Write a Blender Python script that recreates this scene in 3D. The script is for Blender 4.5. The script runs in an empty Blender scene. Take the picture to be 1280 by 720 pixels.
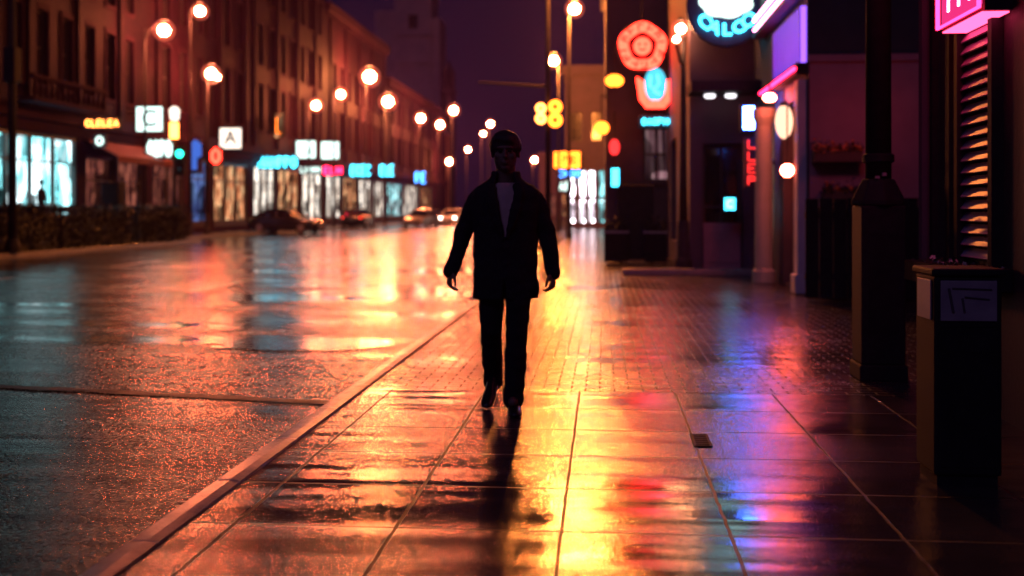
import bpy, bmesh, math, random
from mathutils import Vector, Matrix, noise
R = math.radians
random.seed(11)
sc = bpy.context.scene
col = sc.collection

# ------------------------------------------------------------------ camera maths
FPX, CAMH, HORIZ = 1351.0, 1.27, 262.0
YAW = math.atan(115.0 / FPX)
CS, SN = math.cos(YAW), math.sin(YAW)

def ratio(px):
    u = (px - 640.0) / FPX
    return (u * CS - SN) / (u * SN + CS)

def at(px, py, Y):
    X = Y * ratio(px)
    d = -X * SN + Y * CS
    return Vector((X, Y, CAMH + (HORIZ - py) / FPX * d))

def at_x(px, py, X):
    return at(px, py, X / ratio(px))

# ------------------------------------------------------------------ mesh helper
class MB:
    def __init__(self):
        self.bm = bmesh.new()

    def face(self, pts):
        try:
            return self.bm.faces.new([self.bm.verts.new(p) for p in pts])
        except ValueError:
            return None

    def box(self, x0, x1, y0, y1, z0, z1, m=None):
        v = [Vector((x, y, z)) for z in (z0, z1) for y in (y0, y1) for x in (x0, x1)]
        if m is not None:
            v = [m @ p for p in v]
        v = [self.bm.verts.new(p) for p in v]
        for f in ((0, 2, 3, 1), (4, 5, 7, 6), (0, 1, 5, 4), (2, 6, 7, 3), (0, 4, 6, 2), (1, 3, 7, 5)):
            self.bm.faces.new([v[i] for i in f])
        return self

    def loft(self, rings, cap=True, closed=True):
        rows = [[self.bm.verts.new(p) for p in r] for r in rings]
        n = len(rows[0])
        for a, b in zip(rows, rows[1:]):
            for i in range(n if closed else n - 1):
                j = (i + 1) % n
                self.bm.faces.new((a[i], a[j], b[j], b[i]))
        if cap and closed:
            self.bm.faces.new(list(reversed(rows[0])))
            self.bm.faces.new(rows[-1])
        return self

    def tube(self, pts, radii, n=10, cap=True):
        pts = [Vector(p) for p in pts]
        if not hasattr(radii, '__len__'):
            radii = [radii] * len(pts)
        rings = []
        ref = None
        for i, p in enumerate(pts):
            t = (pts[min(i + 1, len(pts) - 1)] - pts[max(i - 1, 0)]).normalized()
            if ref is None:
                ref = t.orthogonal().normalized()
            a = (ref - t * ref.dot(t))
            a = a.normalized() if a.length > 1e-6 else t.orthogonal().normalized()
            ref = a
            b = t.cross(a)
            rings.append([p + (a * math.cos(2 * math.pi * k / n) + b * math.sin(2 * math.pi * k / n)) * radii[i] for k in range(n)])
        return self.loft(rings, cap)

    def lathe(self, prof, c=(0, 0, 0), n=16, axis='z'):
        c = Vector(c)
        rings = []
        for r, h in prof:
            ring = []
            for k in range(n):
                a = 2 * math.pi * k / n
                p = (r * math.cos(a), r * math.sin(a), h)
                if axis == 'y':
                    p = (p[0], p[2], p[1])
                elif axis == 'x':
                    p = (p[2], p[0], p[1])
                ring.append(c + Vector(p))
            rings.append(ring)
        return self.loft(rings)

    def ball(self, c, r, s=(1, 1, 1), seg=14, ring=9):
        prof = []
        for i in range(ring + 1):
            a = -math.pi / 2 + math.pi * i / ring
            prof.append((max(math.cos(a), 0.02), math.sin(a)))
        c = Vector(c)
        rings = [[c + Vector((pr * math.cos(2 * math.pi * k / seg) * r * s[0], pr * math.sin(2 * math.pi * k / seg) * r * s[1], ph * r * s[2])) for k in range(seg)] for pr, ph in prof]
        return self.loft(rings)

    def prism(self, poly, y0, y1):
        """poly in XZ, extruded along Y"""
        return self.loft([[Vector((x, y0, z)) for x, z in poly], [Vector((x, y1, z)) for x, z in poly]])

    def capsule(self, pts, radii, n=10):
        self.tube(pts, radii, n)
        for p, r in zip(pts, radii):
            self.ball(p, r, seg=n, ring=6)
        return self

    def mesh(self, name, smooth=False):
        bmesh.ops.recalc_face_normals(self.bm, faces=self.bm.faces)
        me = bpy.data.meshes.new(name)
        self.bm.to_mesh(me)
        self.bm.free()
        if smooth:
            for p in me.polygons:
                p.use_smooth = True
        return me

    def build(self, name, mat, parent=None, loc=(0, 0, 0), rz=0.0, smooth=False, bevel=0.0):
        me = self.mesh(name, smooth)
        return place(name, me, mat, parent, loc, rz, bevel)

def place(name, me, mat=None, parent=None, loc=(0, 0, 0), rz=0.0, bevel=0.0):
    if mat is not None and not me.materials:
        me.materials.append(mat)
    o = bpy.data.objects.new(name, me)
    col.objects.link(o)
    o.location = loc
    o.rotation_euler = (0, 0, rz)
    if parent is not None:
        o.parent = parent
    if bevel:
        b = o.modifiers.new('bevel', 'BEVEL')
        b.width = bevel
        b.segments = 2
        b.limit_method = 'ANGLE'
    return o

def tag(o, label=None, cat=None, group=None, kind=None):
    if label: o['label'] = label
    if cat: o['category'] = cat
    if group: o['group'] = group
    if kind: o['kind'] = kind
    return o

def thing(name, label, cat, loc=(0, 0, 0), rz=0.0, group=None):
    o = bpy.data.objects.new(name, None)
    col.objects.link(o)
    o.location = loc
    o.rotation_euler = (0, 0, rz)
    o.empty_display_size = 0.2
    return tag(o, label, cat, group)

def copy_tree(o, parent=None):
    c = o.copy()
    col.objects.link(c)
    if parent is not None:
        c.parent = parent
    for ch in list(o.children):
        copy_tree(ch, c)
    return c

def evaluated(bm_mesh, mods):
    o = bpy.data.objects.new('work', bm_mesh)
    col.objects.link(o)
    for kind, kw in mods:
        m = o.modifiers.new(kind, kind)
        for k, v in kw.items():
            setattr(m, k, v)
    dg = bpy.context.evaluated_depsgraph_get()
    dg.update()
    me = bpy.data.meshes.new_from_object(o.evaluated_get(dg))
    bpy.data.objects.remove(o)
    for p in me.polygons:
        p.use_smooth = True
    return me

def fuse(mb, voxel, smooth=4):
    """one continuous skin out of overlapping volumes"""
    return evaluated(mb.mesh('skin'), [('REMESH', dict(mode='VOXEL', voxel_size=voxel)), ('SMOOTH', dict(iterations=smooth, factor=0.5))])

def wrinkle(me):
    return list(zip(me.vertices, [v.normal.copy() for v in me.vertices]))

def text_mesh(s, size, depth=0.01):
    cu = bpy.data.curves.new('lettering', 'FONT')
    cu.body, cu.size, cu.extrude = s, size, depth
    cu.align_x, cu.align_y = 'CENTER', 'CENTER'
    cu.offset = size * 0.018
    o = bpy.data.objects.new('work', cu)
    col.objects.link(o)
    dg = bpy.context.evaluated_depsgraph_get()
    dg.update()
    me = bpy.data.meshes.new_from_object(o.evaluated_get(dg))
    bpy.data.objects.remove(o)
    me.transform(Matrix.Rotation(R(90), 4, 'X'))
    me.materials.clear()
    return me

# ------------------------------------------------------------------ materials
def nodes(name):
    m = bpy.data.materials.new(name)
    m.use_nodes = True
    nt = m.node_tree
    nt.nodes.clear()
    out = nt.nodes.new('ShaderNodeOutputMaterial')
    return m, nt, out

def N(nt, kind, **inp):
    n = nt.nodes.new(kind)
    for k, v in inp.items():
        n.inputs[k.replace('_', ' ')].default_value = v
    return n

def rgba(c):
    return (c[0], c[1], c[2], 1.0)

def surf(name, c1, c2=None, rough=0.6, scale=6.0, bump=0.0, bscale=40.0, metal=0.0, r2=None, spec=0.5):
    m, nt, out = nodes(name)
    L = nt.links.new
    p = nt.nodes.new('ShaderNodeBsdfPrincipled')
    p.inputs['Metallic'].default_value = metal
    p.inputs['Specular IOR Level'].default_value = spec
    tc = nt.nodes.new('ShaderNodeTexCoord')
    nz = N(nt, 'ShaderNodeTexNoise', Scale=scale, Detail=5.0, Roughness=0.6)
    L(tc.outputs['Object'], nz.inputs['Vector'])
    cr = nt.nodes.new('ShaderNodeValToRGB')
    cr.color_ramp.elements[0].position = 0.32
    cr.color_ramp.elements[1].position = 0.68
    c2 = c2 or tuple(min(1, c * 1.35) for c in c1)
    cr.color_ramp.elements[0].color = rgba(c1)
    cr.color_ramp.elements[1].color = rgba(c2)
    L(nz.outputs['Fac'], cr.inputs['Fac'])
    L(cr.outputs['Color'], p.inputs['Base Color'])
    mr = nt.nodes.new('ShaderNodeMapRange')
    mr.inputs['To Min'].default_value = rough
    mr.inputs['To Max'].default_value = r2 if r2 is not None else min(1.0, rough + 0.12)
    L(nz.outputs['Fac'], mr.inputs['Value'])
    L(mr.outputs['Result'], p.inputs['Roughness'])
    if bump:
        n2 = N(nt, 'ShaderNodeTexNoise', Scale=bscale, Detail=4.0)
        L(tc.outputs['Object'], n2.inputs['Vector'])
        b = N(nt, 'ShaderNodeBump', Strength=bump, Distance=0.01)
        L(n2.outputs['Fac'], b.inputs['Height'])
        L(b.outputs['Normal'], p.inputs['Normal'])
    L(p.outputs['BSDF'], out.inputs['Surface'])
    return m

def brickwall(name, c1, c2, mortar, bw=0.24, bh=0.08, rough=0.7, turn='y'):
    m, nt, out = nodes(name)
    L = nt.links.new
    p = nt.nodes.new('ShaderNodeBsdfPrincipled')
    tc = nt.nodes.new('ShaderNodeTexCoord')
    sx = nt.nodes.new('ShaderNodeSeparateXYZ')
    L(tc.outputs['Object'], sx.inputs[0])
    add = nt.nodes.new('ShaderNodeMath'); add.operation = 'ADD'
    L(sx.outputs['X'], add.inputs[0]); L(sx.outputs['Y'], add.inputs[1])
    cb = nt.nodes.new('ShaderNodeCombineXYZ')
    L(add.outputs[0], cb.inputs['X']); L(sx.outputs['Z'], cb.inputs['Y'])
    br = nt.nodes.new('ShaderNodeTexBrick')
    br.inputs['Scale'].default_value = 1.0
    br.inputs['Brick Width'].default_value = bw
    br.inputs['Row Height'].default_value = bh
    br.inputs['Mortar Size'].default_value = 0.008
    br.inputs['Color1'].default_value = rgba(c1)
    br.inputs['Color2'].default_value = rgba(c2)
    br.inputs['Mortar'].default_value = rgba(mortar)
    L(cb.outputs[0], br.inputs['Vector'])
    nz = N(nt, 'ShaderNodeTexNoise', Scale=0.7, Detail=6.0, Roughness=0.65)
    L(tc.outputs['Object'], nz.inputs['Vector'])
    mx = nt.nodes.new('ShaderNodeMix'); mx.data_type = 'RGBA'; mx.blend_type = 'MULTIPLY'
    mx.inputs['Factor'].default_value = 0.7
    cr = nt.nodes.new('ShaderNodeValToRGB')
    cr.color_ramp.elements[0].position = 0.35; cr.color_ramp.elements[0].color = (0.35, 0.35, 0.37, 1)
    cr.color_ramp.elements[1].position = 0.6
    L(nz.outputs['Fac'], cr.inputs['Fac'])
    L(br.outputs['Color'], mx.inputs['A']); L(cr.outputs['Color'], mx.inputs['B'])
    L(mx.outputs['Result'], p.inputs['Base Color'])
    p.inputs['Roughness'].default_value = rough
    p.inputs['Specular IOR Level'].default_value = 0.05
    b = N(nt, 'ShaderNodeBump', Strength=0.4, Distance=0.01)
    L(br.outputs['Fac'], b.inputs['Height']); b.invert = True
    L(b.outputs['Normal'], p.inputs['Normal'])
    L(p.outputs['BSDF'], out.inputs['Surface'])
    return m

def glow(name, c, s):
    m, nt, out = nodes(name)
    e = N(nt, 'ShaderNodeEmission', Strength=s)
    e.inputs['Color'].default_value = rgba(c)
    nt.links.new(e.outputs[0], out.inputs['Surface'])
    return m

def lit_window(name, ca, cb, s, sx=1.4, sz=0.7, cc=None):
    """a lit shop interior: shelves, curtains and lamps as soft upright blocks of light"""
    m, nt, out = nodes(name)
    L = nt.links.new
    tc = nt.nodes.new('ShaderNodeTexCoord')
    mp = nt.nodes.new('ShaderNodeMapping')
    mp.inputs['Scale'].default_value = (sx, sx, sz)
    L(tc.outputs['Object'], mp.inputs['Vector'])
    nz = N(nt, 'ShaderNodeTexNoise', Scale=1.6, Detail=3.0, Roughness=0.6)
    L(mp.outputs[0], nz.inputs['Vector'])
    cr = nt.nodes.new('ShaderNodeValToRGB')
    cr.color_ramp.elements[0].position = 0.36; cr.color_ramp.elements[0].color = rgba(tuple(x * 0.06 for x in ca))
    cr.color_ramp.elements[1].position = 0.62; cr.color_ramp.elements[1].color = rgba(cb)
    e2 = cr.color_ramp.elements.new(0.48); e2.color = rgba(ca)
    L(nz.outputs['Fac'], cr.inputs['Fac'])
    vo = nt.nodes.new('ShaderNodeTexVoronoi'); vo.distance = 'CHEBYCHEV'
    mp2 = nt.nodes.new('ShaderNodeMapping'); mp2.inputs['Scale'].default_value = (1.5, 1.5, 1.1)
    L(tc.outputs['Object'], mp2.inputs['Vector']); L(mp2.outputs[0], vo.inputs['Vector']); vo.inputs['Scale'].default_value = 1.0
    bwn = nt.nodes.new('ShaderNodeRGBToBW'); L(vo.outputs['Color'], bwn.inputs[0])
    mr = nt.nodes.new('ShaderNodeMapRange'); mr.inputs['From Min'].default_value = .25; mr.inputs['From Max'].default_value = .7
    mr.inputs['To Min'].default_value = .12 * s; mr.inputs['To Max'].default_value = 1.5 * s
    L(bwn.outputs[0], mr.inputs['Value'])
    e = N(nt, 'ShaderNodeEmission', Strength=s)
    L(mr.outputs[0], e.inputs['Strength'])
    L(cr.outputs['Color'], e.inputs['Color'])
    L(e.outputs[0], out.inputs['Surface'])
    return m

def wet_ground(name, base, mode):
    """rain-wet paving; mode: asphalt / slab / paver"""
    m, nt, out = nodes(name)
    L = nt.links.new
    p = nt.nodes.new('ShaderNodeBsdfPrincipled')
    p.inputs['IOR'].default_value = dict(asphalt=1.27, slab=1.38, paver=1.38)[mode]
    tc = nt.nodes.new('ShaderNodeTexCoord')
    def vec(scale, off=(0, 0, 0)):
        mp = nt.nodes.new('ShaderNodeMapping')
        mp.inputs['Scale'].default_value = scale
        mp.inputs['Location'].default_value = off
        L(tc.outputs['Object'], mp.inputs['Vector'])
        return mp.outputs[0]
    def math_(op, a, b):
        n = nt.nodes.new('ShaderNodeMath'); n.operation = op
        for i, x in enumerate((a, b)):
            if isinstance(x, (int, float)): n.inputs[i].default_value = x
            else: L(x, n.inputs[i])
        return n.outputs[0]
    def rng(v, a, b, c, d):
        n = nt.nodes.new('ShaderNodeMapRange')
        for i, x in enumerate((a, b, c, d)):
            n.inputs[i + 1].default_value = x
        L(v, n.inputs[0])
        return n.outputs[0]
    pud = N(nt, 'ShaderNodeTexNoise', Scale=1.0, Detail=4.0, Roughness=0.55)
    L(vec((0.16, 0.75, 1) if mode == 'asphalt' else (0.42, 0.62, 1), (3.1, 1.7, 0)), pud.inputs['Vector'])
    pudf = pud.outputs['Fac']
    if mode == 'asphalt':      # the near stretch of lane is worn coarse and drains dry
        sy = nt.nodes.new('ShaderNodeSeparateXYZ')
        L(tc.outputs['Object'], sy.inputs[0])
        pudf = math_('ADD', pudf, rng(sy.outputs['Y'], 4.0, 13.0, -0.16, 0.0))
    wet = rng(pudf, *((0.44, 0.60) if mode == 'asphalt' else (0.50, 0.68)), 0.0, 1.0)           # 1 = standing film of water
    grain = N(nt, 'ShaderNodeTexNoise', Scale=1.0, Detail=3.0, Roughness=0.7)
    gs = dict(asphalt=38.0, slab=62.0, paver=60.0)[mode]
    L(vec((gs, gs, gs)), grain.inputs['Vector'])
    wave = N(nt, 'ShaderNodeTexNoise', Scale=1.0, Detail=1.2, Roughness=0.4)
    L(vec((0.7, 4.5, 1)), wave.inputs['Vector'])
    chip = nt.nodes.new('ShaderNodeTexVoronoi')
    chip.inputs['Scale'].default_value = 1.0
    cs_ = dict(asphalt=55.0, slab=110.0, paver=90.0)[mode]
    L(vec((cs_, cs_, cs_), (.3, .1, 0)), chip.inputs['Vector'])
    chipr = nt.nodes.new('ShaderNodeRGBToBW')
    L(chip.outputs['Color'], chipr.inputs[0])
    stain = N(nt, 'ShaderNodeTexNoise', Scale=1.0, Detail=6.0, Roughness=0.65)
    L(vec((1.3, 1.3, 1.3), (5, 2, 0)), stain.inputs['Vector'])
    h = math_('ADD', math_('MULTIPLY', chip.outputs['Distance'], rng(wet, 0, 1, dict(asphalt=-0.0024, slab=-0.0007, paver=-0.0007)[mode], -0.0001)), math_('MULTIPLY', math_('SUBTRACT', grain.outputs['Fac'], 0.5), rng(wet, 0, 1, dict(asphalt=0.0042, slab=0.0015, paver=0.0017)[mode], 0.0003)),
              )
    h = math_('ADD', h, math_('MULTIPLY', wave.outputs['Fac'], dict(asphalt=0.012, slab=0.016, paver=0.016)[mode]))
    cr = nt.nodes.new('ShaderNodeValToRGB')
    cr.color_ramp.elements[0].position = 0.3; cr.color_ramp.elements[0].color = rgba(tuple(x * 0.6 for x in base))
    cr.color_ramp.elements[1].position = 0.7; cr.color_ramp.elements[1].color = rgba(tuple(x * 1.3 for x in base))
    L(stain.outputs['Fac'], cr.inputs['Fac'])
    colr = cr.outputs['Color']
    rlo, rhi = dict(asphalt=(0.09, 0.19), slab=(0.10, 0.15), paver=(0.10, 0.18))[mode]
    rough = math_('ADD', rng(wet, 0, 1, rhi, rlo), rng(stain.outputs['Fac'], 0.3, 0.7, -0.03, 0.04))
    rough = math_('ADD', rough, math_('MULTIPLY', rng(chipr.outputs[0], 0.2, 0.8, -0.05, 0.10), rng(wet, 0, 1, dict(asphalt=.9, slab=.5, paver=.6)[mode], .2)))
    if mode != 'asphalt':
        br = nt.nodes.new('ShaderNodeTexBrick')
        br.inputs['Scale'].default_value = 1.0
        if mode == 'slab':
            br.offset = 0.0
            bw, bh, mo, off = 0.66, 0.66, 0.007, (0.82, 0.35, 0)
        else:
            bw, bh, mo, off = 0.20, 0.10, 0.006, (0.02, 0.0, 0)
        br.inputs['Brick Width'].default_value = bw
        br.inputs['Row Height'].default_value = bh
        br.inputs['Mortar Size'].default_value = mo
        br.inputs['Mortar Smooth'].default_value = 0.2
        br.inputs['Color1'].default_value = (0, 0, 0, 1)
        br.inputs['Color2'].default_value = (1, 1, 1, 1)
        br.inputs['Mortar'].default_value = (0.5, 0.5, 0.5, 1)
        wob = N(nt, 'ShaderNodeTexNoise', Scale=9.0, Detail=4.0)
        L(tc.outputs['Object'], wob.inputs['Vector'])
        va = nt.nodes.new('ShaderNodeVectorMath'); va.operation = 'MULTIPLY_ADD'
        L(wob.outputs['Color'], va.inputs[0]); va.inputs[1].default_value = (.016, .016, 0); L(vec((1, 1, 1), off), va.inputs[2])
        L(va.outputs[0], br.inputs['Vector'])
        mx = nt.nodes.new('ShaderNodeMix'); mx.data_type = 'RGBA'
        L(br.outputs['Fac'], mx.inputs['Factor'])
        L(colr, mx.inputs['A']); mx.inputs['B'].default_value = (0.012, 0.011, 0.012, 1)
        colr = mx.outputs['Result']
        h = math_('SUBTRACT', h, math_('MULTIPLY', br.outputs['Fac'], 0.005))
        # every slab was laid at its own height and is worn its own way
        bw2 = nt.nodes.new('ShaderNodeRGBToBW')
        L(br.outputs['Color'], bw2.inputs[0])
        rough = math_('ADD', rough, rng(bw2.outputs[0], 0, 1, -0.04, 0.04))
        rough = math_('ADD', rough, math_('MULTIPLY', br.outputs['Fac'], 0.4))
    L(colr, p.inputs['Base Color'])
    L(rough, p.inputs['Roughness'])
    b = N(nt, 'ShaderNodeBump', Strength=1.0, Distance=1.0)
    L(h, b.inputs['Height'])
    L(b.outputs['Normal'], p.inputs['Normal'])
    L(p.outputs['BSDF'], out.inputs['Surface'])
    return m

M = {}
M['asphalt'] = wet_ground('wet asphalt', (0.012, 0.011, 0.013), 'asphalt')
M['slab'] = wet_ground('wet paving slabs', (0.050, 0.044, 0.046), 'slab')
M['paver'] = wet_ground('wet small pavers', (0.042, 0.034, 0.036), 'paver')
M['kerb'] = surf('wet granite kerb', (0.20, 0.19, 0.19), rough=0.16, r2=0.30, scale=9, bump=0.25, bscale=60)
M['water'] = surf('standing rain water', (0.012, 0.012, 0.014), rough=0.10, r2=0.20, scale=5, bump=0.22, bscale=26)
M['patch'] = surf('old asphalt seam', (0.008, 0.008, 0.009), rough=0.34, r2=0.5, scale=6, bump=0.5, bscale=50, spec=0.10)
M['paint'] = surf('worn road paint', (0.25, 0.24, 0.22), (0.6, 0.58, 0.54), rough=0.13, r2=0.3, scale=14, bump=0.3, bscale=60)
M['black_metal'] = surf('black painted metal', (0.012, 0.013, 0.017), (0.020, 0.021, 0.026), rough=0.62, scale=12, spec=0.12)
M['grey_metal'] = surf('weathered lamp post', (0.03, 0.026, 0.03), (0.05, 0.044, 0.048), rough=0.6, scale=8, spec=0.1)
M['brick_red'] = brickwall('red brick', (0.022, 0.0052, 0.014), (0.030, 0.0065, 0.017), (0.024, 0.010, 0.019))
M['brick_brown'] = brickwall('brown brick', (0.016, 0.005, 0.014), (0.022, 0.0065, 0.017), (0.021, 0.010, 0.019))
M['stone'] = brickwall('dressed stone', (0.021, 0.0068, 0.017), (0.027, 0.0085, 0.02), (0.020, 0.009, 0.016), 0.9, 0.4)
M['stucco_plum'] = surf('plum stucco', (0.34, 0.15, 0.18), (0.42, 0.19, 0.22), rough=0.75, scale=2.5, bump=0.3, bscale=70)
M['dark_wall'] = surf('dark painted wall', (0.028, 0.024, 0.030), (0.042, 0.034, 0.042), rough=0.6, scale=3, bump=0.3, bscale=30)
M['plum_wall'] = surf('deep plum wall', (0.055, 0.036, 0.055), (0.08, 0.05, 0.075), rough=0.65, scale=1.4, bump=0.3, bscale=30)
M['trim'] = surf('stone trim', (0.026, 0.0095, 0.020), (0.036, 0.0135, 0.026), spec=0.05, rough=0.8, scale=4)
M['frame'] = surf('dark window frame', (0.03, 0.026, 0.026), rough=0.45)
M['glass'] = surf('dark window glass', (0.008, 0.008, 0.012), (0.014, 0.013, 0.018), rough=0.06, r2=0.12, scale=0.8)
M['timber'] = surf('black stained timber', (0.010, 0.010, 0.013), (0.016, 0.015, 0.018), rough=0.75, spec=0.15, scale=8, bump=0.4, bscale=25)
M['shutter'] = surf('grey enamel slats', (0.26, 0.20, 0.33), (0.34, 0.26, 0.42), rough=0.38, scale=5)
M['plate'] = surf('pale enamel plate', (0.20, 0.16, 0.22), (0.30, 0.25, 0.31), rough=0.4, scale=7)
M['bin'] = surf('black bin enamel', (0.010, 0.011, 0.014), (0.017, 0.018, 0.022), rough=0.6, scale=10, spec=0.12)
M['leaf'] = surf('dark hedge leaf', (0.008, 0.012, 0.009), (0.016, 0.022, 0.014), rough=0.5, scale=5)
M['bloom'] = surf('red orange blooms', (0.75, 0.10, 0.03), (0.85, 0.32, 0.06), rough=0.5, scale=30)
M['bloom_pale'] = surf('pale pink blooms', (0.7, 0.42, 0.45), (0.85, 0.66, 0.62), rough=0.5, scale=30)
M['terracotta'] = surf('terracotta trough', (0.10, 0.045, 0.03), rough=0.7)
M['jacket'] = surf('navy wool cloth', (0.010, 0.012, 0.019), (0.016, 0.018, 0.027), rough=0.85, scale=60, bump=0.3, bscale=260, spec=0.2)
M['trouser'] = surf('dark trouser cloth', (0.009, 0.010, 0.016), (0.014, 0.016, 0.023), rough=0.85, scale=60, bump=0.3, bscale=260, spec=0.2)
M['shirt'] = surf('rose shirt cotton', (0.50, 0.32, 0.33), (0.58, 0.37, 0.38), rough=0.8, scale=20, bump=0.2, bscale=200)
M['skin'] = surf('skin', (0.12, 0.065, 0.055), (0.15, 0.085, 0.068), rough=0.5, scale=14)
M['hair'] = surf('black hair', (0.010, 0.009, 0.010), (0.018, 0.015, 0.016), rough=0.45, scale=40, bump=0.6, bscale=160)
M['leather'] = surf('black shoe leather', (0.010, 0.009, 0.010), rough=0.25, scale=20)
M['car_dark'] = surf('dark wet car paint', (0.012, 0.014, 0.02), (0.016, 0.018, 0.025), rough=0.12, r2=0.2, scale=2)
M['car_silver'] = surf('silver wet car paint', (0.32, 0.31, 0.33), (0.38, 0.36, 0.38), rough=0.15, r2=0.25, scale=2, metal=0.5)
M['car_white'] = surf('white wet car paint', (0.62, 0.6, 0.6), (0.68, 0.66, 0.66), rough=0.14, r2=0.22, scale=2)
M['tyre'] = surf('tyre rubber', (0.012, 0.012, 0.012), rough=0.7)
M['rim'] = surf('alloy rim', (0.35, 0.35, 0.36), rough=0.3, metal=0.8)
M['awning'] = surf('maroon awning canvas', (0.13, 0.03, 0.035), (0.18, 0.045, 0.05), rough=0.8, scale=10)
M['navy_board'] = surf('navy sign board', (0.01, 0.018, 0.06), (0.014, 0.025, 0.075), rough=0.5)
M['purple_panel'] = surf('violet enamel cladding', (0.22, 0.12, 0.42), (0.28, 0.15, 0.5), rough=0.4, scale=3)
M['pilaster'] = surf('pale painted pilaster', (0.48, 0.42, 0.50), (0.58, 0.52, 0.58), rough=0.5, scale=4)
M['green_column'] = surf('pale green column', (0.24, 0.34, 0.28), (0.30, 0.4, 0.34), rough=0.45, scale=4)
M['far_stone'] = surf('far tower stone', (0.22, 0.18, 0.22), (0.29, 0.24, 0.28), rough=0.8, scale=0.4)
M['ochre'] = surf('ochre render', (0.42, 0.22, 0.10), (0.5, 0.28, 0.13), rough=0.75, scale=0.8)
M['red_neon_letters_off'] = M['frame']

M['sodium'] = glow('sodium lamp', (1.0, 0.20, 0.08), 800.0)
M['sodium_warm'] = glow('warm white lamp', (1.0, 0.25, 0.075), 1150.0)
M['sodium_near'] = glow('near sodium lamp', (1.0, 0.25, 0.045), 3900.0)
m_, nt_, out_ = nodes('lamp halo glow')  # faint see-through emission that stands in for the glare halo round each lamp
e_ = N(nt_, 'ShaderNodeEmission', Strength=1.6); e_.inputs['Color'].default_value = (1.0, 0.17, 0.09, 1)
t_ = nt_.nodes.new('ShaderNodeBsdfTransparent')
x_ = nt_.nodes.new('ShaderNodeMixShader'); x_.inputs[0].default_value = 0.22
nt_.links.new(t_.outputs[0], x_.inputs[1]); nt_.links.new(e_.outputs[0], x_.inputs[2]); nt_.links.new(x_.outputs[0], out_.inputs['Surface'])
M['halo_glow'] = m_
M['lantern'] = glow('lantern light', (1.0, 0.36, 0.16), 260.0)
M['small_amber'] = glow('amber light', (1.0, 0.28, 0.05), 10.0)
M['cyan'] = glow('cyan neon', (0.05, 0.62, 0.88), 7.0)
M['blue'] = glow('blue neon', (0.05, 0.28, 0.95), 7.0)
M['white_sign'] = glow('white sign light', (0.75, 1.0, 0.92), 2.4)
M['milk_sign'] = glow('milky sign light', (1.0, 0.82, 0.68), 2.2)
M['red_neon'] = glow('red neon', (1.0, 0.03, 0.03), 2.6)
M['orange_neon'] = glow('orange neon', (1.0, 0.019, 0.010), 20.0)
M['amber_neon'] = glow('amber neon', (1.0, 0.17, 0.012), 9.0)
M['pink_neon'] = glow('pink neon', (1.0, 0.010, 0.05), 20.0)
M['pale_pink_neon'] = glow('pale pink neon', (1.0, 0.26, 0.50), 12.0)
M['pink_sign'] = glow('pink sign face', (0.85, 0.03, 0.20), 1.1)
M['pink_under'] = glow('pink lightbox underside', (1.0, 0.05, 0.14), 6.0)
M['violet_glow'] = glow('violet cladding glow', (0.24, 0.08, 0.85), 2.8)  # neon light on the cladding put in as its own glow
M['amber_bulb'] = glow('amber bulb', (1.0, 0.10, 0.055), 130.0)
M['added_red_bulb'] = glow('added red fill light', (1.0, 0.10, 0.11), 22.0)  # for the added lantern hidden behind the column
M['blue_box'] = glow('blue sign face', (0.04, 0.14, 1.0), 150.0)
M['pendant'] = glow('milky pendant', (1.0, 0.50, 0.32), 2.2)
M['blue_letter'] = surf('blue sign letter', (0.01, 0.10, 0.22), rough=0.5)
M['teal_letter'] = surf('teal sign letter', (0.01, 0.22, 0.28), rough=0.5)
M['blue_dim'] = glow('dim blue neon', (0.05, 0.14, 0.6), 1.2)
M['cyan_soft'] = glow('soft cyan sign face', (0.08, 0.55, 0.75), 1.6)
M['green_signal'] = glow('green signal light', (0.02, 0.8, 0.5), 8.0)
M['headlight'] = glow('headlight', (1.0, 0.85, 0.72), 28.0)
M['taillight'] = glow('tail light', (1.0, 0.03, 0.02), 6.0)
M['down_light'] = glow('down light', (0.9, 0.85, 0.9), 2.5)
M['shop_cyan'] = lit_window('cool lit shop', (0.22, 0.75, 0.80), (0.75, 0.95, 1.0), 2.4, 0.9, 0.35)
M['shop_white'] = lit_window('white lit shop', (0.75, 0.62, 0.5), (1.0, 0.95, 0.85), 1.7, 1.6, 0.5)
M['shop_bright'] = lit_window('bright lilac white shop', (0.75, 0.62, 0.72), (1.0, 0.92, 0.98), 10.0, 1.6, 0.5)
M['shop_orange'] = lit_window('orange lit shop', (0.55, 0.16, 0.06), (1.0, 0.6, 0.3), 1.1, 2.0, 0.6)
M['shop_blue'] = lit_window('dim blue shop', (0.05, 0.08, 0.28), (0.2, 0.35, 0.75), 0.7, 2.0, 0.4)
M['shop_red'] = lit_window('dim red shop', (0.13, 0.03, 0.025), (0.55, 0.16, 0.10), 0.55, 2.0, 0.35)
M['curtain'] = lit_window('curtained lit window', (0.34, 0.14, 0.18), (0.8, 0.5, 0.52), 0.62, 5.0, 0.25)
M['shop_warm'] = lit_window('warm lit doorway', (0.20, 0.11, 0.09), (0.5, 0.30, 0.22), 0.5, 3.0, 0.5)

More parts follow.
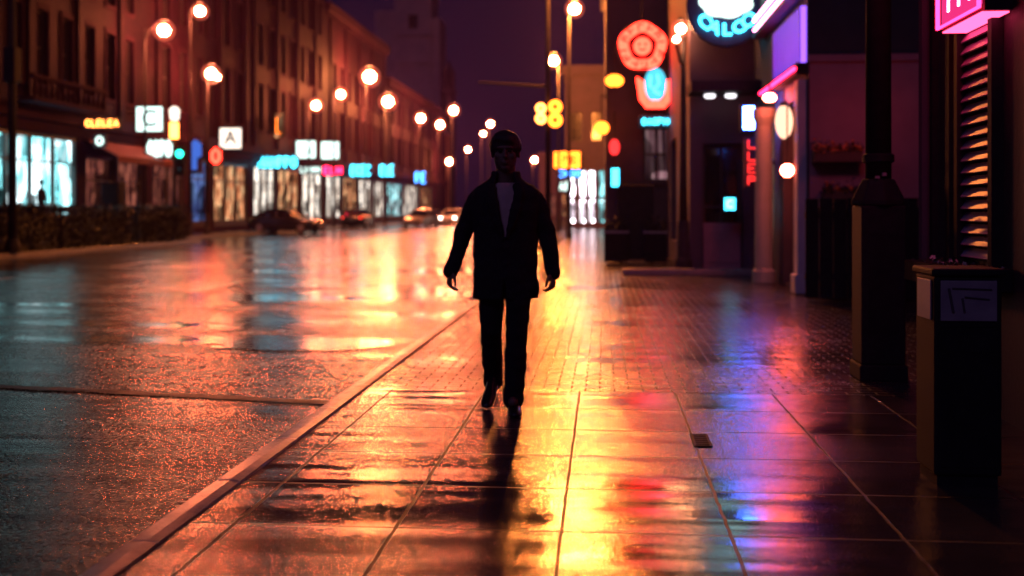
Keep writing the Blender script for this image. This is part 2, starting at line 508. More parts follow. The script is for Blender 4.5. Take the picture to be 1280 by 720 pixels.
# ------------------------------------------------------------------ world, violet fill sun, camera
w = bpy.data.worlds.new('World')
sc.world = w
w.use_nodes = True
nt = w.node_tree
nt.nodes.clear()
wo = nt.nodes.new('ShaderNodeOutputWorld')
sky = nt.nodes.new('ShaderNodeTexSky')
sky.sky_type = 'NISHITA'
sky.sun_disc = False
sky.sun_elevation = R(-4)
sky.sun_rotation = R(160)
b1 = N(nt, 'ShaderNodeBackground', Strength=0.05)
nt.links.new(sky.outputs[0], b1.inputs['Color'])
b2 = N(nt, 'ShaderNodeBackground', Strength=1.0)
b2.inputs['Color'].default_value = (0.0056, 0.0029, 0.0150, 1)   # city sky glow
ad = nt.nodes.new('ShaderNodeAddShader')
nt.links.new(b1.outputs[0], ad.inputs[0]); nt.links.new(b2.outputs[0], ad.inputs[1])
nt.links.new(ad.outputs[0], wo.inputs['Surface'])
sun = bpy.data.lights.new('violet_fill', 'SUN')  # soft violet fill from behind the camera, added to lift the darks
sun.energy = 0.17
sun.angle = R(20)
sun.color = (0.50, 0.36, 1.0)
so = bpy.data.objects.new('violet_fill', sun)
so.rotation_euler = (R(52), 0, R(-22))
col.objects.link(so)

cam = bpy.data.cameras.new('camera')
cam.sensor_width = 36.0
cam.lens = 36.0 * FPX / 1280.0
cam.shift_y = -(360.0 - HORIZ) / 1280.0
cam.clip_start = 0.05
cam.clip_end = 2000
cam.dof.use_dof = True
cam.dof.focus_distance = 5.7
cam.dof.aperture_fstop = 1.3
co = bpy.data.objects.new('camera', cam)
co.location = (0, 0, CAMH)
co.rotation_euler = (R(90), 0, YAW)
col.objects.link(co)
sc.camera = co

# ------------------------------------------------------------------ ground, road, pavements
def sheet(name, x0, x1, y0, y1, z, mat):
    mb = MB(); mb.face([(x0, y0, z), (x1, y0, z), (x1, y1, z), (x0, y1, z)])
    return tag(mb.build(name, mat), kind='structure')

KX = -1.83
sheet('ground', -500, 500, -60, 900, -0.14, M['dark_wall'])
sheet('road', -19.5, KX, -8, 420, -0.12, M['asphalt'])
mb = MB(); mb.box(KX + 0.15, 9, -8, 7.55, -0.13, 0.0)
tag(mb.build('pavement', M['slab']), kind='structure')
mb = MB(); mb.box(KX + 0.15, 9, 7.556, 420, -0.13, 0.0)
tag(mb.build('paved_forecourt', M['paver']), kind='structure')
mb = MB(); mb.box(-3.4, KX - 0.006, 38, 420, -0.13, 0.0)
tag(mb.build('pavement_widening', M['paver']), kind='structure')
mb = MB()
rings = []
y = -8.0
while y < 38:
    dz, dx = random.uniform(-.003, .003), random.uniform(-.003, .003)
    for yy, q in ((y, -.006), (y + .012, 0), (y + .46, .001), (y + .908, 0), (y + .92, -.006)):
        rings.append([Vector((KX + .146, yy, -.13)), Vector((KX + .146, yy, .010 + dz + q)), Vector((KX + .10, yy, .017 + dz + q)), Vector((KX + .035 + dx, yy, .014 + dz + q)), Vector((KX + .008 + dx, yy, -.012 + q)), Vector((KX + dx, yy, -.05)), Vector((KX + dx, yy, -.13))])
    y += .921
mb.loft(rings)
tag(mb.build('kerb', M['kerb']), kind='structure')
mb = MB()
mb.box(-17.0, -16.85, 20, 44, -0.13, 0.03)
mb.box(-19.5, -19.35, 44.2, 400, -0.13, 0.03)
mb.box(-19.35, -16.85, 44.0, 44.15, -0.13, 0.03)
tag(mb.build('far_kerb', M['kerb'], bevel=0.012), kind='structure')
mb = MB(); mb.box(-22.0, -19.51, 20, 400, -0.13, 0.024); mb.box(-19.5, -17.01, 20, 43.99, -0.13, 0.024)
tag(mb.build('far_pavement', M['paver']), kind='structure')
# the old seam across the lane
mb = MB()
pts = [(-1.9, 7.62), (-3.2, 7.9), (-5.0, 8.3), (-7.5, 8.7)]
fine = []
for i in range(49):
    f = i / 48
    x = -1.95 - 6.8 * f
    yc = 7.62 + 1.15 * f + .05 * noise.noise(Vector((x * 1.1, 0, 3)))
    hw = .065 * min(1, (1 - f) * 2.5) * (1 + .5 * noise.noise(Vector((x * 2.3, 1, 0))))
    fine.append((x, yc - hw - .03 * noise.noise(Vector((x * 7, 5, 0))), yc + hw + .03 * noise.noise(Vector((x * 7, 9, 0)))))
for (xa, a0, a1), (xb, b0, b1) in zip(fine, fine[1:]):
    mb.face([(xa, a0, -.1125), (xb, b0, -.1125), (xb, b1, -.1125), (xa, a1, -.1125)])
bmesh.ops.remove_doubles(mb.bm, verts=mb.bm.verts, dist=.0005)
tag(mb.build('asphalt_seam', M['patch']), kind='structure')
mb = MB()
for (xc, yc, rx, ry, sd) in ((-3.1, 10.9, .95, .5, 1),):
    pm = MB()
    pm.face([(xc + rx * math.cos(a) * (1 + .35 * noise.noise(Vector((2 * math.cos(a), 2 * math.sin(a), sd)))), yc + ry * math.sin(a) * (1 + .35 * noise.noise(Vector((2 * math.cos(a), 2 * math.sin(a), sd)))), -.1125) for a in [2 * math.pi * k / 40 for k in range(40)]])
    tag(pm.build('puddle', M['water']), kind='structure')
for k in range(9):
    y0 = 18 + k * 7.5
    mb.box(-7.06, -6.94, y0, y0 + 3, -.118, -.112)
for k in range(9):
    y0 = 18 + k * 7.5
    mb.box(-12.06, -11.94, y0, y0 + 3, -.118, -.112)
tag(mb.build('road_marking', M['paint']), kind='structure')

# drain cover in the slab joint
p = at(866, 543, 5.95)
dc = thing('drain_cover', 'small dark metal drain cover set in the paving joint right of the walking man', 'drain cover', (0.53, 6.0, 0))
mb = MB(); mb.box(-.05, .05, -.16, .16, .001, .008); mb.build('cover_plate', M['black_metal'], dc, bevel=.003)
mb = MB()
for k in range(6):
    mb.box(-.035, .035, -.13 + k * .05, -.112 + k * .05, .0085, .012)
mb.build('grating', M['grey_metal'], dc)

# ------------------------------------------------------------------ facades
def holes_wall(mb, u0, u1, v0, v1, holes, depth, mp):
    us = sorted({u0, u1, *[h[0] for h in holes], *[h[1] for h in holes]})
    vs = sorted({v0, v1, *[h[2] for h in holes], *[h[3] for h in holes]})
    for ua, ub in zip(us, us[1:]):
        for va, vb in zip(vs, vs[1:]):
            cu, cv = (ua + ub) / 2, (va + vb) / 2
            if any(h[0] < cu < h[1] and h[2] < cv < h[3] for h in holes):
                continue
            mb.face([mp(ua, va, 0), mp(ub, va, 0), mp(ub, vb, 0), mp(ua, vb, 0)])
    for a0, a1, c0, c1 in holes:
        q = [(a0, c0), (a1, c0), (a1, c1), (a0, c1)]
        for i in range(4):
            (ua, va), (ub, vb) = q[i], q[(i + 1) % 4]
            mb.face([mp(ua, va, 0), mp(ub, vb, 0), mp(ub, vb, depth), mp(ua, va, depth)])

def mapped_box(mb, mp, u0, u1, v0, v1, d0, d1):
    v = [mp(u, q, d) for d in (d0, d1) for q in (v0, v1) for u in (u0, u1)]
    v = [mb.bm.verts.new(p) for p in v]
    for f in ((0, 2, 3, 1), (4, 5, 7, 6), (0, 1, 5, 4), (2, 6, 7, 3), (0, 4, 6, 2), (1, 3, 7, 5)):
        mb.bm.faces.new([v[i] for i in f])

def MPX(u, v, d): return Vector((-d, u, v))      # faces +X
def MNX(u, v, d): return Vector((d, u, v))       # faces -X
def MNY(u, v, d): return Vector((u, d, v))       # faces -Y

def window_part(root, mp, u0, u1, v0, v1, depth, pane_mat, cache, bars=1):
    key = (round(u1 - u0, 3), round(v1 - v0, 3), pane_mat.name, mp.__name__, bars)
    W, H = u1 - u0, v1 - v0
    if key not in cache:
        f = MB(); t = 0.07
        mapped_box(f, mp, 0.004, W - .004, .004, t, depth - .1, depth - .02)
        mapped_box(f, mp, 0.004, W - .004, H - t, H - .004, depth - .1, depth - .02)
        mapped_box(f, mp, 0.004, t, t, H - t, depth - .1, depth - .02)
        mapped_box(f, mp, W - t, W - .004, t, H - t, depth - .1, depth - .02)
        mapped_box(f, mp, t, W - t, H * .5 - .03, H * .5 + .03, depth - .095, depth - .02)
        for k in range(bars):
            x = W * (k + 1) / (bars + 1)
            mapped_box(f, mp, x - .02, x + .02, t, H - t, depth - .085, depth - .02)
        g = MB(); g.face([mp(.01, .01, depth - .03), mp(W - .01, .01, depth - .03), mp(W - .01, H - .01, depth - .03), mp(.01, H - .01, depth - .03)])
        fm, gm = f.mesh('window'), g.mesh('pane')
        fm.materials.append(M['frame']); gm.materials.append(pane_mat)
        s_ = MB()
        pl_ = [(-.10, -.16), (W + .10, -.16), (W + .10, H + .24), (-.10, H + .24)]
        inn = [(-.004, -.004), (W + .004, -.004), (W + .004, H + .004), (-.004, H + .004)]
        s_.loft([[mp(*q, d) for q in pts] for pts, d in ((inn, -.003), (inn, -.07), (pl_, -.06), (pl_, -.003))] + [[mp(*q, -.003) for q in inn]], cap=False)
        sm = s_.mesh('surround'); sm.materials.append(M['trim'])
        cache[key] = (fm, gm, sm)
    fm, gm, sm = cache[key]
    wo_ = place('window', fm, None, root, mp(u0, v0, 0))
    place('pane', gm, None, wo_)
    if mp is MPX:
        place('surround', sm, None, wo_)
    return wo_

CACHE = {}

def left_building(y0, y1, H, wall, label, shops, win_w=0.95, pitch=2.0, first=6.0, storey=4.2, wh=2.9, awn=None, lit=()):
    X = -22.0
    L_ = y1 - y0
    root = thing('terraced_building', label, 'building', (X, y0, 0), group='buildings along the far side of the street')
    holes, wins = [], []
    n = int((L_ - 0.8) / pitch)
    off = (L_ - n * pitch) / 2
    z = first
    k = 0
    while z + wh < H - 0.9:
        for i in range(n):
            u = off + i * pitch + (pitch - win_w) / 2
            h = (u, u + win_w, z, z + wh - (0.3 if k else 0))
            holes.append(h); wins.append((h, (k, i)))
        z += storey; k += 1
    sh = []
    for (a, b, za, zb, mat) in shops:
        h = (a, b, za, zb); holes.append(h); sh.append((h, mat))
    mb = MB()
    holes_wall(mb, 0, L_, -.1, H, holes, .30, MPX)
    mb.face([(0, 0, -.1), (0, 0, H), (-12, 0, H), (-12, 0, -.1)])
    mb.face([(0, L_, -.1), (0, L_, H), (-12, L_, H), (-12, L_, -.1)])
    mb.build('wall', wall, root)
    mb = MB(); mb.box(-12, -.31, .01, L_ - .01, H - .02, H + .1); mb.build('roof', M['dark_wall'], root)
    mb = MB()
    mapped_box(mb, MPX, 0, L_, H - .45, H + .25, -.45, .28)
    for i in range(int(L_ / .8)):
        mapped_box(mb, MPX, i * .8 + .2, i * .8 + .5, H - .8, H - .452, -.28, -.003)
    mb.build('cornice', M['trim'], root)
    mb = MB(); mapped_box(mb, MPX, 0, L_, 4.75, 5.25, -.35, -.003); mapped_box(mb, MPX, 0, L_, 4.3, 4.748, -.12, -.003)
    mb.build('shop_fascia', M['trim'] if wall is not M['stone'] else M['brick_brown'], root)
    mb = MB(); mapped_box(mb, MPX, -.22, .22, 5.252, H - .82, -.16, -.003)
    pm = mb.mesh('pilaster')
    for i in range(n + 1):
        if i % 2 == 0:
            place('pilaster', pm, wall, root, (0, min(max(off + i * pitch, .24), L_ - .24), 0))
    for h, ki in wins:
        window_part(root, MPX, *h, .30, M['shop_orange'] if ki in lit else M['glass'], CACHE, 1)
    for (h, mat) in sh:
        a, b, za, zb = h
        f = MB()
        mapped_box(f, MPX, a + .003, b - .003, zb - .14, zb - .003, .05, .22)
        mapped_box(f, MPX, a + .003, b - .003, za + .003, za + .35, .05, .22)
        m_ = max(1, int((b - a) / 1.5))
        for i in range(m_ + 1):
            u = a + (b - a - .1) * i / m_
            mapped_box(f, MPX, u + .003, u + .1, za + .352, zb - .142, .05, .22)
        mapped_box(f, MPX, a + .1, b - .1, zb - 1.1, zb - 1.04, .08, .2)
        fo = f.build('shop_window', M['frame'], root)
        g = MB(); d = .28
        g.face([MPX(a, za, d), MPX(b, za, d), MPX(b, zb, d), MPX(a, zb, d)])
        g.build('shop_glass', mat, fo)
    if awn:
        for (a, b, za, mat) in awn:
            mb = MB()
            rings = [[MPX(u, za + 1.0, -.01), MPX(u, za + .25, -1.5), MPX(u, za, -1.5), MPX(u, za - .02, -1.46), MPX(u, za + .22, -1.46), MPX(u, za + .95, -.01)] for u in (a, b)]
            mb.loft(rings)
            mb.build('awning', mat, root)
    return root

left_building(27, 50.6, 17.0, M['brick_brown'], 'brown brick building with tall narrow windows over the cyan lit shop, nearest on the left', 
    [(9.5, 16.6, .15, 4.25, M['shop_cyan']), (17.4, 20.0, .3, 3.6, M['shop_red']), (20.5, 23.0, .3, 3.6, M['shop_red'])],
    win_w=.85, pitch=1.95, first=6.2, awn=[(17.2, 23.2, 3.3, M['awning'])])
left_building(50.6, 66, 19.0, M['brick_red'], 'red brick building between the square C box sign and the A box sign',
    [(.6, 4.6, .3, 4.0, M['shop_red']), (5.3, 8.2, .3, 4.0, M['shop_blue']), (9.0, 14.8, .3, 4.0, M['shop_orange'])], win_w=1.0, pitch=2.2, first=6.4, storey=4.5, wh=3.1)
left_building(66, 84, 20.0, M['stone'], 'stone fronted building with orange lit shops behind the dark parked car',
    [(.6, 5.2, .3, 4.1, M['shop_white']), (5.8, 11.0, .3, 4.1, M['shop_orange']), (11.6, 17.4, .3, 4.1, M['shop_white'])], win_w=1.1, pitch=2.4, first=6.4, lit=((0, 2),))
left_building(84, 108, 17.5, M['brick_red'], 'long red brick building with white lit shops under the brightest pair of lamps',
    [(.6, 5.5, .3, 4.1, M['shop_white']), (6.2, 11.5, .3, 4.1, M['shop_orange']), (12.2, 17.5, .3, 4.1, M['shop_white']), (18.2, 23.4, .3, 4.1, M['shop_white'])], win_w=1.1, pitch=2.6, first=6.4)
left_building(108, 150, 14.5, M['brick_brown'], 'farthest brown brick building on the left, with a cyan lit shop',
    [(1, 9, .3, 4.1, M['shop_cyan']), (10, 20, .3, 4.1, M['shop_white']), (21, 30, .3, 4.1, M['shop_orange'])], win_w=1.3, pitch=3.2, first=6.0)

# balcony ledge with balustrade over the cyan shop
bl = thing('stone_balcony', 'stone balcony ledge with balustrade above the cyan lit shop window', 'balcony', (-22, 37.8, 5.26))
mb = MB(); mb.box(.352, 1.3, 0, 6.0, 0, .16); mb.build('balcony_slab', M['trim'], bl, bevel=.02)
mb = MB(); mb.box(1.1, 1.28, 0, 6.0, .85, 1.0); mb.build('handrail', M['trim'], bl)
for k in range(14):
    mb = MB(); mb.lathe([(.06, 0), (.10, .2), (.05, .5), (.07, .69)], (1.19, .25 + k * .42, .16), 8); mb.build('baluster', M['trim'], bl, smooth=True)

# dark mannequin in the cyan shop window, seen as a cut-out against the light
def dummy(loc):
    t = thing('mannequin', 'dark dressed mannequin on a plinth before the cyan lit shop window', 'mannequin', loc)
    mb = MB(); mb.box(-.35, .35, -.35, .35, 0, .75); mb.build('plinth', M['dark_wall'], t, bevel=.02)
    mb = MB()
    mb.ball((0, 0, 2.28), .11, (.85, 1, 1.15)); mb.capsule([(0, 0, 2.0), (0, 0, 2.2)], [.05, .045])
    mb.loft([[Vector((rx * math.cos(2 * math.pi * k / 16), ry * math.sin(2 * math.pi * k / 16), z)) for k in range(16)] for z, rx, ry in
             ((1.0, .17, .3), (1.3, .14, .2), (1.55, .12, .16), (1.8, .14, .2), (1.98, .12, .21), (2.05, .06, .08))])
    mb.capsule([(0, .2, 1.95), (.05, .27, 1.65), (.12, .2, 1.45)], [.06, .05, .04]); mb.capsule([(0, -.2, 1.95), (.02, -.27, 1.65), (.1, -.25, 1.4)], [.06, .05, .04])
    mb.capsule([(0, .09, 1.1), (0, .09, .78)], [.08, .05]); mb.capsule([(0, -.09, 1.1), (0, -.09, .78)], [.08, .05])
    place('mannequin_body', fuse(mb, .02, 3), M['black_metal'], t)
dummy((-21.3, 39.4, 0.03))

# ------------------------------------------------------------------ hedge line and cabinet
def hedge(loc, L_, H, D, label):
    mb = MB()
    rnd = random.Random(int(loc[1] * 10))
    mb.box(-D / 2 + .12, D / 2 - .12, .1, L_ - .1, 0, H - .12)
    for k in range(2600):
        f = rnd.random()
        y_ = rnd.uniform(0, L_)
        if f < .45:
            p = Vector((D / 2 + rnd.gauss(0, .05), y_, rnd.uniform(.02, H)))
        elif f < .8:
            p = Vector((rnd.uniform(-D / 2, D / 2), y_, H + rnd.gauss(0, .07) + .09 * noise.noise(Vector((y_ * 1.3, loc[1], 0)))))
        else:
            p = Vector((-D / 2 + rnd.gauss(0, .05), y_, rnd.uniform(.02, H)))
        a = Vector((rnd.gauss(0, 1), rnd.gauss(0, 1), rnd.gauss(0, 1))).normalized()
        b = a.orthogonal().normalized(); c = a.cross(b)
        s = rnd.uniform(.05, .1)
        mb.face([p - b * s, p + c * s * .5, p + b * s, p - c * s * .5])
    o = mb.build('hedge', M['leaf'], loc=loc)
    return tag(o, label, 'hedge', 'clipped hedges along the far kerb')
hedge((-17.7, 27.0, .024), 6.0, 1.28, 1.1, 'dark clipped hedge before the cyan lit shop, nearest the left edge')
hedge((-17.75, 33.3, .024), 5.2, 1.22, 1.1, 'dark clipped hedge in front of the black cabinet')
hedge((-17.7, 38.8, .024), 4.6, 1.26, 1.1, 'dark clipped hedge under the C box sign, last of the row')
cb = thing('utility_cabinet', 'black utility cabinet rising behind the dark hedge', 'cabinet', (-18.7, 39.9, .024))
mb = MB(); mb.box(-.34, .34, -.3, .3, .1, 2.2); mb.box(-.3, .3, -.26, .26, 0, .102); mb.build('cabinet_body', M['black_metal'], cb, bevel=.03)
mb = MB(); mb.box(-.38, .38, -.34, .34, 2.2, 2.28); mb.build('cabinet_cap', M['black_metal'], cb, bevel=.02)
mb = MB(); mb.box(.343, .36, -.22, .22, .3, 2.0); mb.build('cabinet_door', M['bin'], cb, bevel=.006)

# ------------------------------------------------------------------ street lamps
def street_lamp(base, head, label, globe=.27, mat='sodium', twin=None, post_mat='grey_metal', group='street lamps along the street', banner=None):
    """post from base up, short arm to the head; head in world space"""
    bx, by, bz = base
    t = thing('street_lamp', label, 'street lamp', base, group=group)
    hx, hy, hz = head[0] - bx, head[1] - by, head[2] - bz
    mb = MB(); mb.lathe([(.17, 0), (.17, .25), (.13, .32), (.115, 1.0), (.10, 1.05)], n=12); mb.build('post_base', M[post_mat], t, smooth=False)
    top = hz + .1
    arm = math.hypot(hx, hy) > .15
    mb = MB(); mb.tube([(0, 0, 1.0), (0, 0, top * .6), (0, 0, top if arm else hz - globe * .9)], [.085, .065, .048], 10); mb.build('post', M[post_mat], t, smooth=True)
    if arm:
        mb = MB()
        mb.tube([(0, 0, top - .55), (hx * .25, hy * .25, top - .05), (hx * .6, hy * .6, top + .14), (hx, hy, top + .1 + globe * .5)], [.04, .036, .032, .03], 8)
        mb.build('arm', M[post_mat], t, smooth=True)
    def head_(x, y, z, g):
        mb = MB(); mb.lathe([(.04, g * 1.75), (g * .35, g * 1.62), (g * .55, g * 1.4), (g * .5, g * 1.3)], (x, y, z), 14)
        mb.build('lamp_hood', M[post_mat], t, smooth=True)
        if not arm:
            mb = MB(); mb.lathe([(.05, -g * 1.7), (g * .5, -g * 1.5), (g * .62, -g * 1.3)], (x, y, z), 12); mb.build('lamp_cup', M[post_mat], t, smooth=True)
        mb = MB(); mb.ball((x, y, z), g * 1.45, (1, 1, .97), 18, 12)
        mb.build('halo_shell', M['halo_glow'], t, smooth=True)  # halo round the bulb, put in as a dim glowing shell
        mb = MB(); mb.ball((x, y, z), g * .74, (1, 1, .95), 14, 9)
        mb.build('bulb', M[mat], t, smooth=True)
    head_(hx, hy, hz, globe)
    if twin is not None:
        x, y, z, g = twin[0] - bx, twin[1] - by, twin[2] - bz, twin[3]
        mb = MB(); mb.tube([(0, 0, z - .5), (x * .5, y * .5, z - .4), (x, y, z - g)], [.04, .035, .03], 8); mb.build('side_arm', M[post_mat], t, smooth=True)
        head_(x, y, z, g)
    return t

def lamp_l(px, py, X, label, dx=-.5, **kw):
    h = at_x(px, py, X)
    return street_lamp((X + dx, h.y, .02), h, label, **kw)

lamp_l(205, 38, -20.2, 'street lamp on a pinkish lit post, left of the C box sign, big glowing head', dx=-.9, globe=.34)
lamp_l(250, 14, -20.0, 'tallest street lamp at the left, its glowing head by the top edge of the photo', globe=.30)
h2 = at_x(283, 102, -20.0)
lamp_l(264, 92, -19.9, 'twin headed street lamp with one large and one small glowing globe beside it', globe=.34, dx=-.2, twin=(h2.x + .2, at_x(264, 92, -19.9).y + .6, h2.z, .19))
lamp_l(395, 132, -19.9, 'street lamp above the twin cyan box signs, leftmost of that row', globe=.34)
lamp_l(426, 118, -19.9, 'street lamp in the row above the twin box signs, just left of the brightest lamp', globe=.36)
lamp_l(462, 96, -19.6, 'brightest and largest street lamp globe left of the dark church tower', globe=.62, dx=-.3, mat='sodium_warm')
lamp_l(485, 127, -19.6, 'second brightest street lamp, a little below and right of the largest globe', globe=.58, dx=-.3, mat='sodium_warm')
lamp_l(526, 148, -19.6, 'small street lamp above the ochre lit building, left of the pair', globe=.5, dx=-.2)
lamp_l(550, 156, -19.0, 'street lamp directly over the ochre lit building', globe=.5, dx=-.2)
lamp_l(567, 138, -16.0, 'street lamp beneath the small domed turret', globe=.5, dx=-.2)
lamp_l(562, 202, -20.0, 'low far street lamp right of the ochre lit building', globe=.48, dx=-.2)
lamp_l(613, 155, -12.5, 'far street lamp left of the man\'s head, upper of two', globe=.36, dx=-.2)
lamp_l(604, 167, -13.5, 'tiny far street lamp just below the one beside the man\'s head', globe=.26, dx=-.2)
lamp_l(585, 187, -17.5, 'faint far street lamp level with the man\'s face', globe=.35, dx=-.2)
lamp_l(668, 200, -9.0, 'far street lamp glowing over the man\'s right hand shoulder in the photo', globe=.4, dx=-.2)
# right-hand pavement
h = at(718, 11, 50)
street_lamp((h.x - .25, 50, 0), h, 'tallest bare street lamp right of the man, its head near the top edge', globe=.30, mat='sodium_near')
h = at(692, 76, 66)
street_lamp((h.x + .3, 66, 0), h, 'street lamp in the row right of the man, its head below the tall bare one', globe=.34, mat='sodium_near')
h = at(685, 262, 31)
sl = street_lamp((h.x, 31, 0), (h.x + .75, 30.6, 9.6), 'nearest lamp post right of the man, carrying amber banner lights and a long arm', globe=.3, mat='sodium_near')
bx = h.x
e = at(598, 103, 31); e2 = at(685, 108, 31)
mb = MB(); mb.tube([(0, 0, e2.z), (e.x - bx, 0, e.z)], [.05, .03], 8); mb.build('mast_arm', M['grey_metal'], sl)
h = at(742, 120, 92)
street_lamp((h.x + .2, 92, 0), h, 'distant street lamp between the tall post and the small round lanterns', globe=.5)
# near lantern post at the corner of the right-hand buildings
h = at(851, 36, 22); g2 = at(846, 51, 22)
street_lamp((h.x + .05, 22, 0), h, 'slim lantern post right of the round orange sign, with two small lanterns', globe=.13, mat='lantern', twin=(g2.x - .02, 21.8, g2.z, .085), post_mat='grey_metal')

# black post by the left edge, and lamp posts of which only the posts are in the picture
p = at_x(13, 262, -17.3)
bp = thing('signal_post', 'thick black post standing by the hedge at the left edge', 'post', (-16.9, p.y - .6, .02))
mb = MB(); mb.tube([(0, 0, .3), (0, 0, 9.4)], [.13, .1], 12); mb.build('post', M['black_metal'], bp, smooth=True)
mb = MB(); mb.lathe([(.22, 0), (.22, .2), (.15, .4), (.14, .42)], n=12); mb.build('post_base', M['black_metal'], bp)
mb = MB(); mb.box(-.18, .18, -.2, .2, 4.9, 5.9); mb.build('junction_box', M['black_metal'], bp, bevel=.03)

# kerbside post with green signal and lit lantern (left)
p = at_x(226, 262, -20.0)
ts = thing('traffic_signal', 'kerbside signal post with a green light and a bright lantern on top', 'traffic light', (-19.9, p.y - 1.0, .02))
def zz(py, Y, X): return CAMH + (HORIZ - py) / FPX * (-X * SN + Y * CS)
zt = zz(143, p.y - 1, -20)
mb = MB(); mb.tube([(0, 0, 0), (0, 0, zt - .3)], [.08, .06], 10); mb.build('post', M['grey_metal'], ts, smooth=True)
mb = MB(); mb.lathe([(.06, -.32), (.2, -.25), (.24, .2), (.1, .34)], (0, 0, zt), 12); mb.build('lantern', M['milk_sign'], ts, smooth=True)
mb = MB(); mb.box(-.16, .16, -.2, .1, zt - 1.15, zt - .4); mb.build('amber_panel', M['small_amber'], ts, bevel=.02)
zg = zz(193, p.y - 1, -20)
mb = MB(); mb.box(.1, .5, -.12, .2, zg - 1.0, zg + .35); mb.build('signal_head', M['black_metal'], ts, bevel=.03)
mb = MB(); mb.lathe([(.17, -.02), (.16, -.06), (.02, -.09)], (.3, -.12, zg), 14, 'y'); mb.build('green_lens', M['green_signal'], ts)
mb = MB(); mb.lathe([(.17, -.02), (.16, -.06), (.02, -.09)], (.3, -.12, zg - .6), 14, 'y'); mb.build('dark_lens', M['glass'], ts)

# ------------------------------------------------------------------ signs
def stroke_glyphs(mb, w, h, n, seed, r, y=-.03, tall=1.0):
    """rows of loose neon strokes, as illegible as in the photograph"""
    rnd = random.Random(seed)
    cw = w / n
    sets = [
        [[(.1, 0), (.1, 1)], [(.1, 1), (.8, .9), (.8, .55), (.1, .5)]],
        [[(.85, .85), (.5, 1), (.12, .7), (.12, .3), (.5, 0), (.85, .15)]],
        [[(.1, 0), (.5, 1), (.9, 0)], [(.25, .4), (.75, .4)]],
        [[(.1, 1), (.1, 0), (.85, 0)]],
        [[(.5, 0), (.12, .25), (.12, .75), (.5, 1), (.88, .75), (.88, .25), (.5, 0)]],
        [[(.85, 1), (.1, 1), (.1, 0), (.85, 0)], [(.1, .5), (.7, .5)]],
        [[(.1, 0), (.1, 1)], [(.9, 0), (.9, 1)], [(.1, .5), (.9, .5)]],
    ]
    for i in range(n):
        for pl in rnd.choice(sets):
            pts = [(-w / 2 + i * cw + cw * (.08 + .84 * x), y, -h / 2 + h * z) for x, z in pl]
            mb.tube(pts, r, 6)

def box_sign(c, w, h, label, face='white_sign', mark=None, mark_mat='blue', text=None, seed=1, depth=.22, hang='wall', cat='sign', group='lit signs along the street', rz=0):
    t = thing('box_sign', label, cat, c, rz, group)
    mb = MB(); mb.box(-w / 2 - .05, w / 2 + .05, -depth / 2, depth / 2, -h / 2 - .05, h / 2 + .05); mb.build('housing', M['black_metal'], t, bevel=.02)
    mb = MB(); mb.box(-w / 2, w / 2, -depth / 2 - .012, -depth / 2 - .002, -h / 2, h / 2); mb.build('lit_face', M[face], t)
    if text:
        me = text_mesh(text, h * .95, .008)
        place('lettering', me, M[mark_mat], t, (0, -depth / 2 - .024, 0))
    elif mark:
        mb = MB(); stroke_glyphs(mb, w * .8, h * .62, mark, seed, min(w, h) * .045, -depth / 2 - .03); mb.build('lettering', M[mark_mat], t)
    mb = MB()
    if hang == 'wall':
        mb.box(-w / 2 - 1.0, -w / 2 - .051, -.03, .03, h / 4 - .03, h / 4 + .03); mb.box(-w / 2 - 1.0, -w / 2 - .051, -.03, .03, -h / 4 - .03, -h / 4 + .03)
    elif hang == 'wall_right':
        mb.box(w / 2 + .051, w / 2 + .6, -.03, .03, h / 4 - .03, h / 4 + .03); mb.box(w / 2 + .051, w / 2 + .6, -.03, .03, -h / 4 - .03, -h / 4 + .03)
    elif hang == 'back':
        mb.box(-.05, .05, depth / 2 + .002, depth / 2 + .5, -.05, .05)
    else:
        mb.tube([(0, 0, h / 2 + .051), (0, 0, h / 2 + .9)], .02, 6)
    mb.build('bracket', M['black_metal'], t)
    return t

def px_size(n, c):
    d = -c[0] * SN + c[1] * CS
    return n * d / FPX

def left_sign(px, py, wpx, hpx, X, label, **kw):
    c = at_x(px, py, X)
    return box_sign(c, px_size(wpx, c), px_size(hpx, c), label, **kw)

left_sign(188, 149, 33, 30, -20.9, 'square white box sign with a blue letter C, nearest on the left', text='C', mark_mat='blue_letter')
left_sign(289, 173, 27, 25, -20.9, 'milky white box sign with a dark letter A, hung over the pavement', face='milk_sign', text='A', mark_mat='black_metal')
left_sign(383, 187, 24, 21, -20.9, 'cyan and white box sign, left one of the twin pair under the lamps', mark=2, mark_mat='teal_letter', seed=4)
left_sign(413, 188, 22, 21, -20.9, 'cyan and white box sign, right one of the twin pair under the lamps', mark=1, mark_mat='teal_letter', seed=5)
left_sign(349, 157, 10, 30, -21.2, 'narrow amber upright sign above the cyan neon lettering', face='shop_orange', mark=1, mark_mat='amber_neon', seed=9)

def neon_words(c, w, h, n, mat, label, seed, r=None, rz=0, cat='neon sign', back=True, depth=.1, rows=1):
    t = thing('neon_sign', label, cat, c, rz, 'lit signs along the street')
    if back:
        mb = MB(); mb.box(-w / 2 - .08, w / 2 + .08, .0, depth, -h / 2 - .08, h / 2 + .08); mb.build('back_board', M['dark_wall'], t, bevel=.015)
    mb = MB()
    for k in range(rows):
        sub = MB.__new__(MB); sub.bm = mb.bm
        stroke_glyphs(sub, w, h / rows * .86, n, seed + k, r or h / rows * .11, -.05)
        if rows > 1:
            pass
    mb.build('neon_tubing', M[mat], t)
    mb = MB(); mb.box(-.04, .04, depth + .002, depth + .45, -.04, .04); mb.build('bracket', M['black_metal'], t)
    return t

def left_neon(px, py, wpx, hpx, X, n, mat, label, seed, rz=0, **kw):
    c = at_x(px, py, X)
    return neon_words(c, px_size(wpx, c), px_size(hpx, c), n, mat, label, seed, rz=rz, **kw)

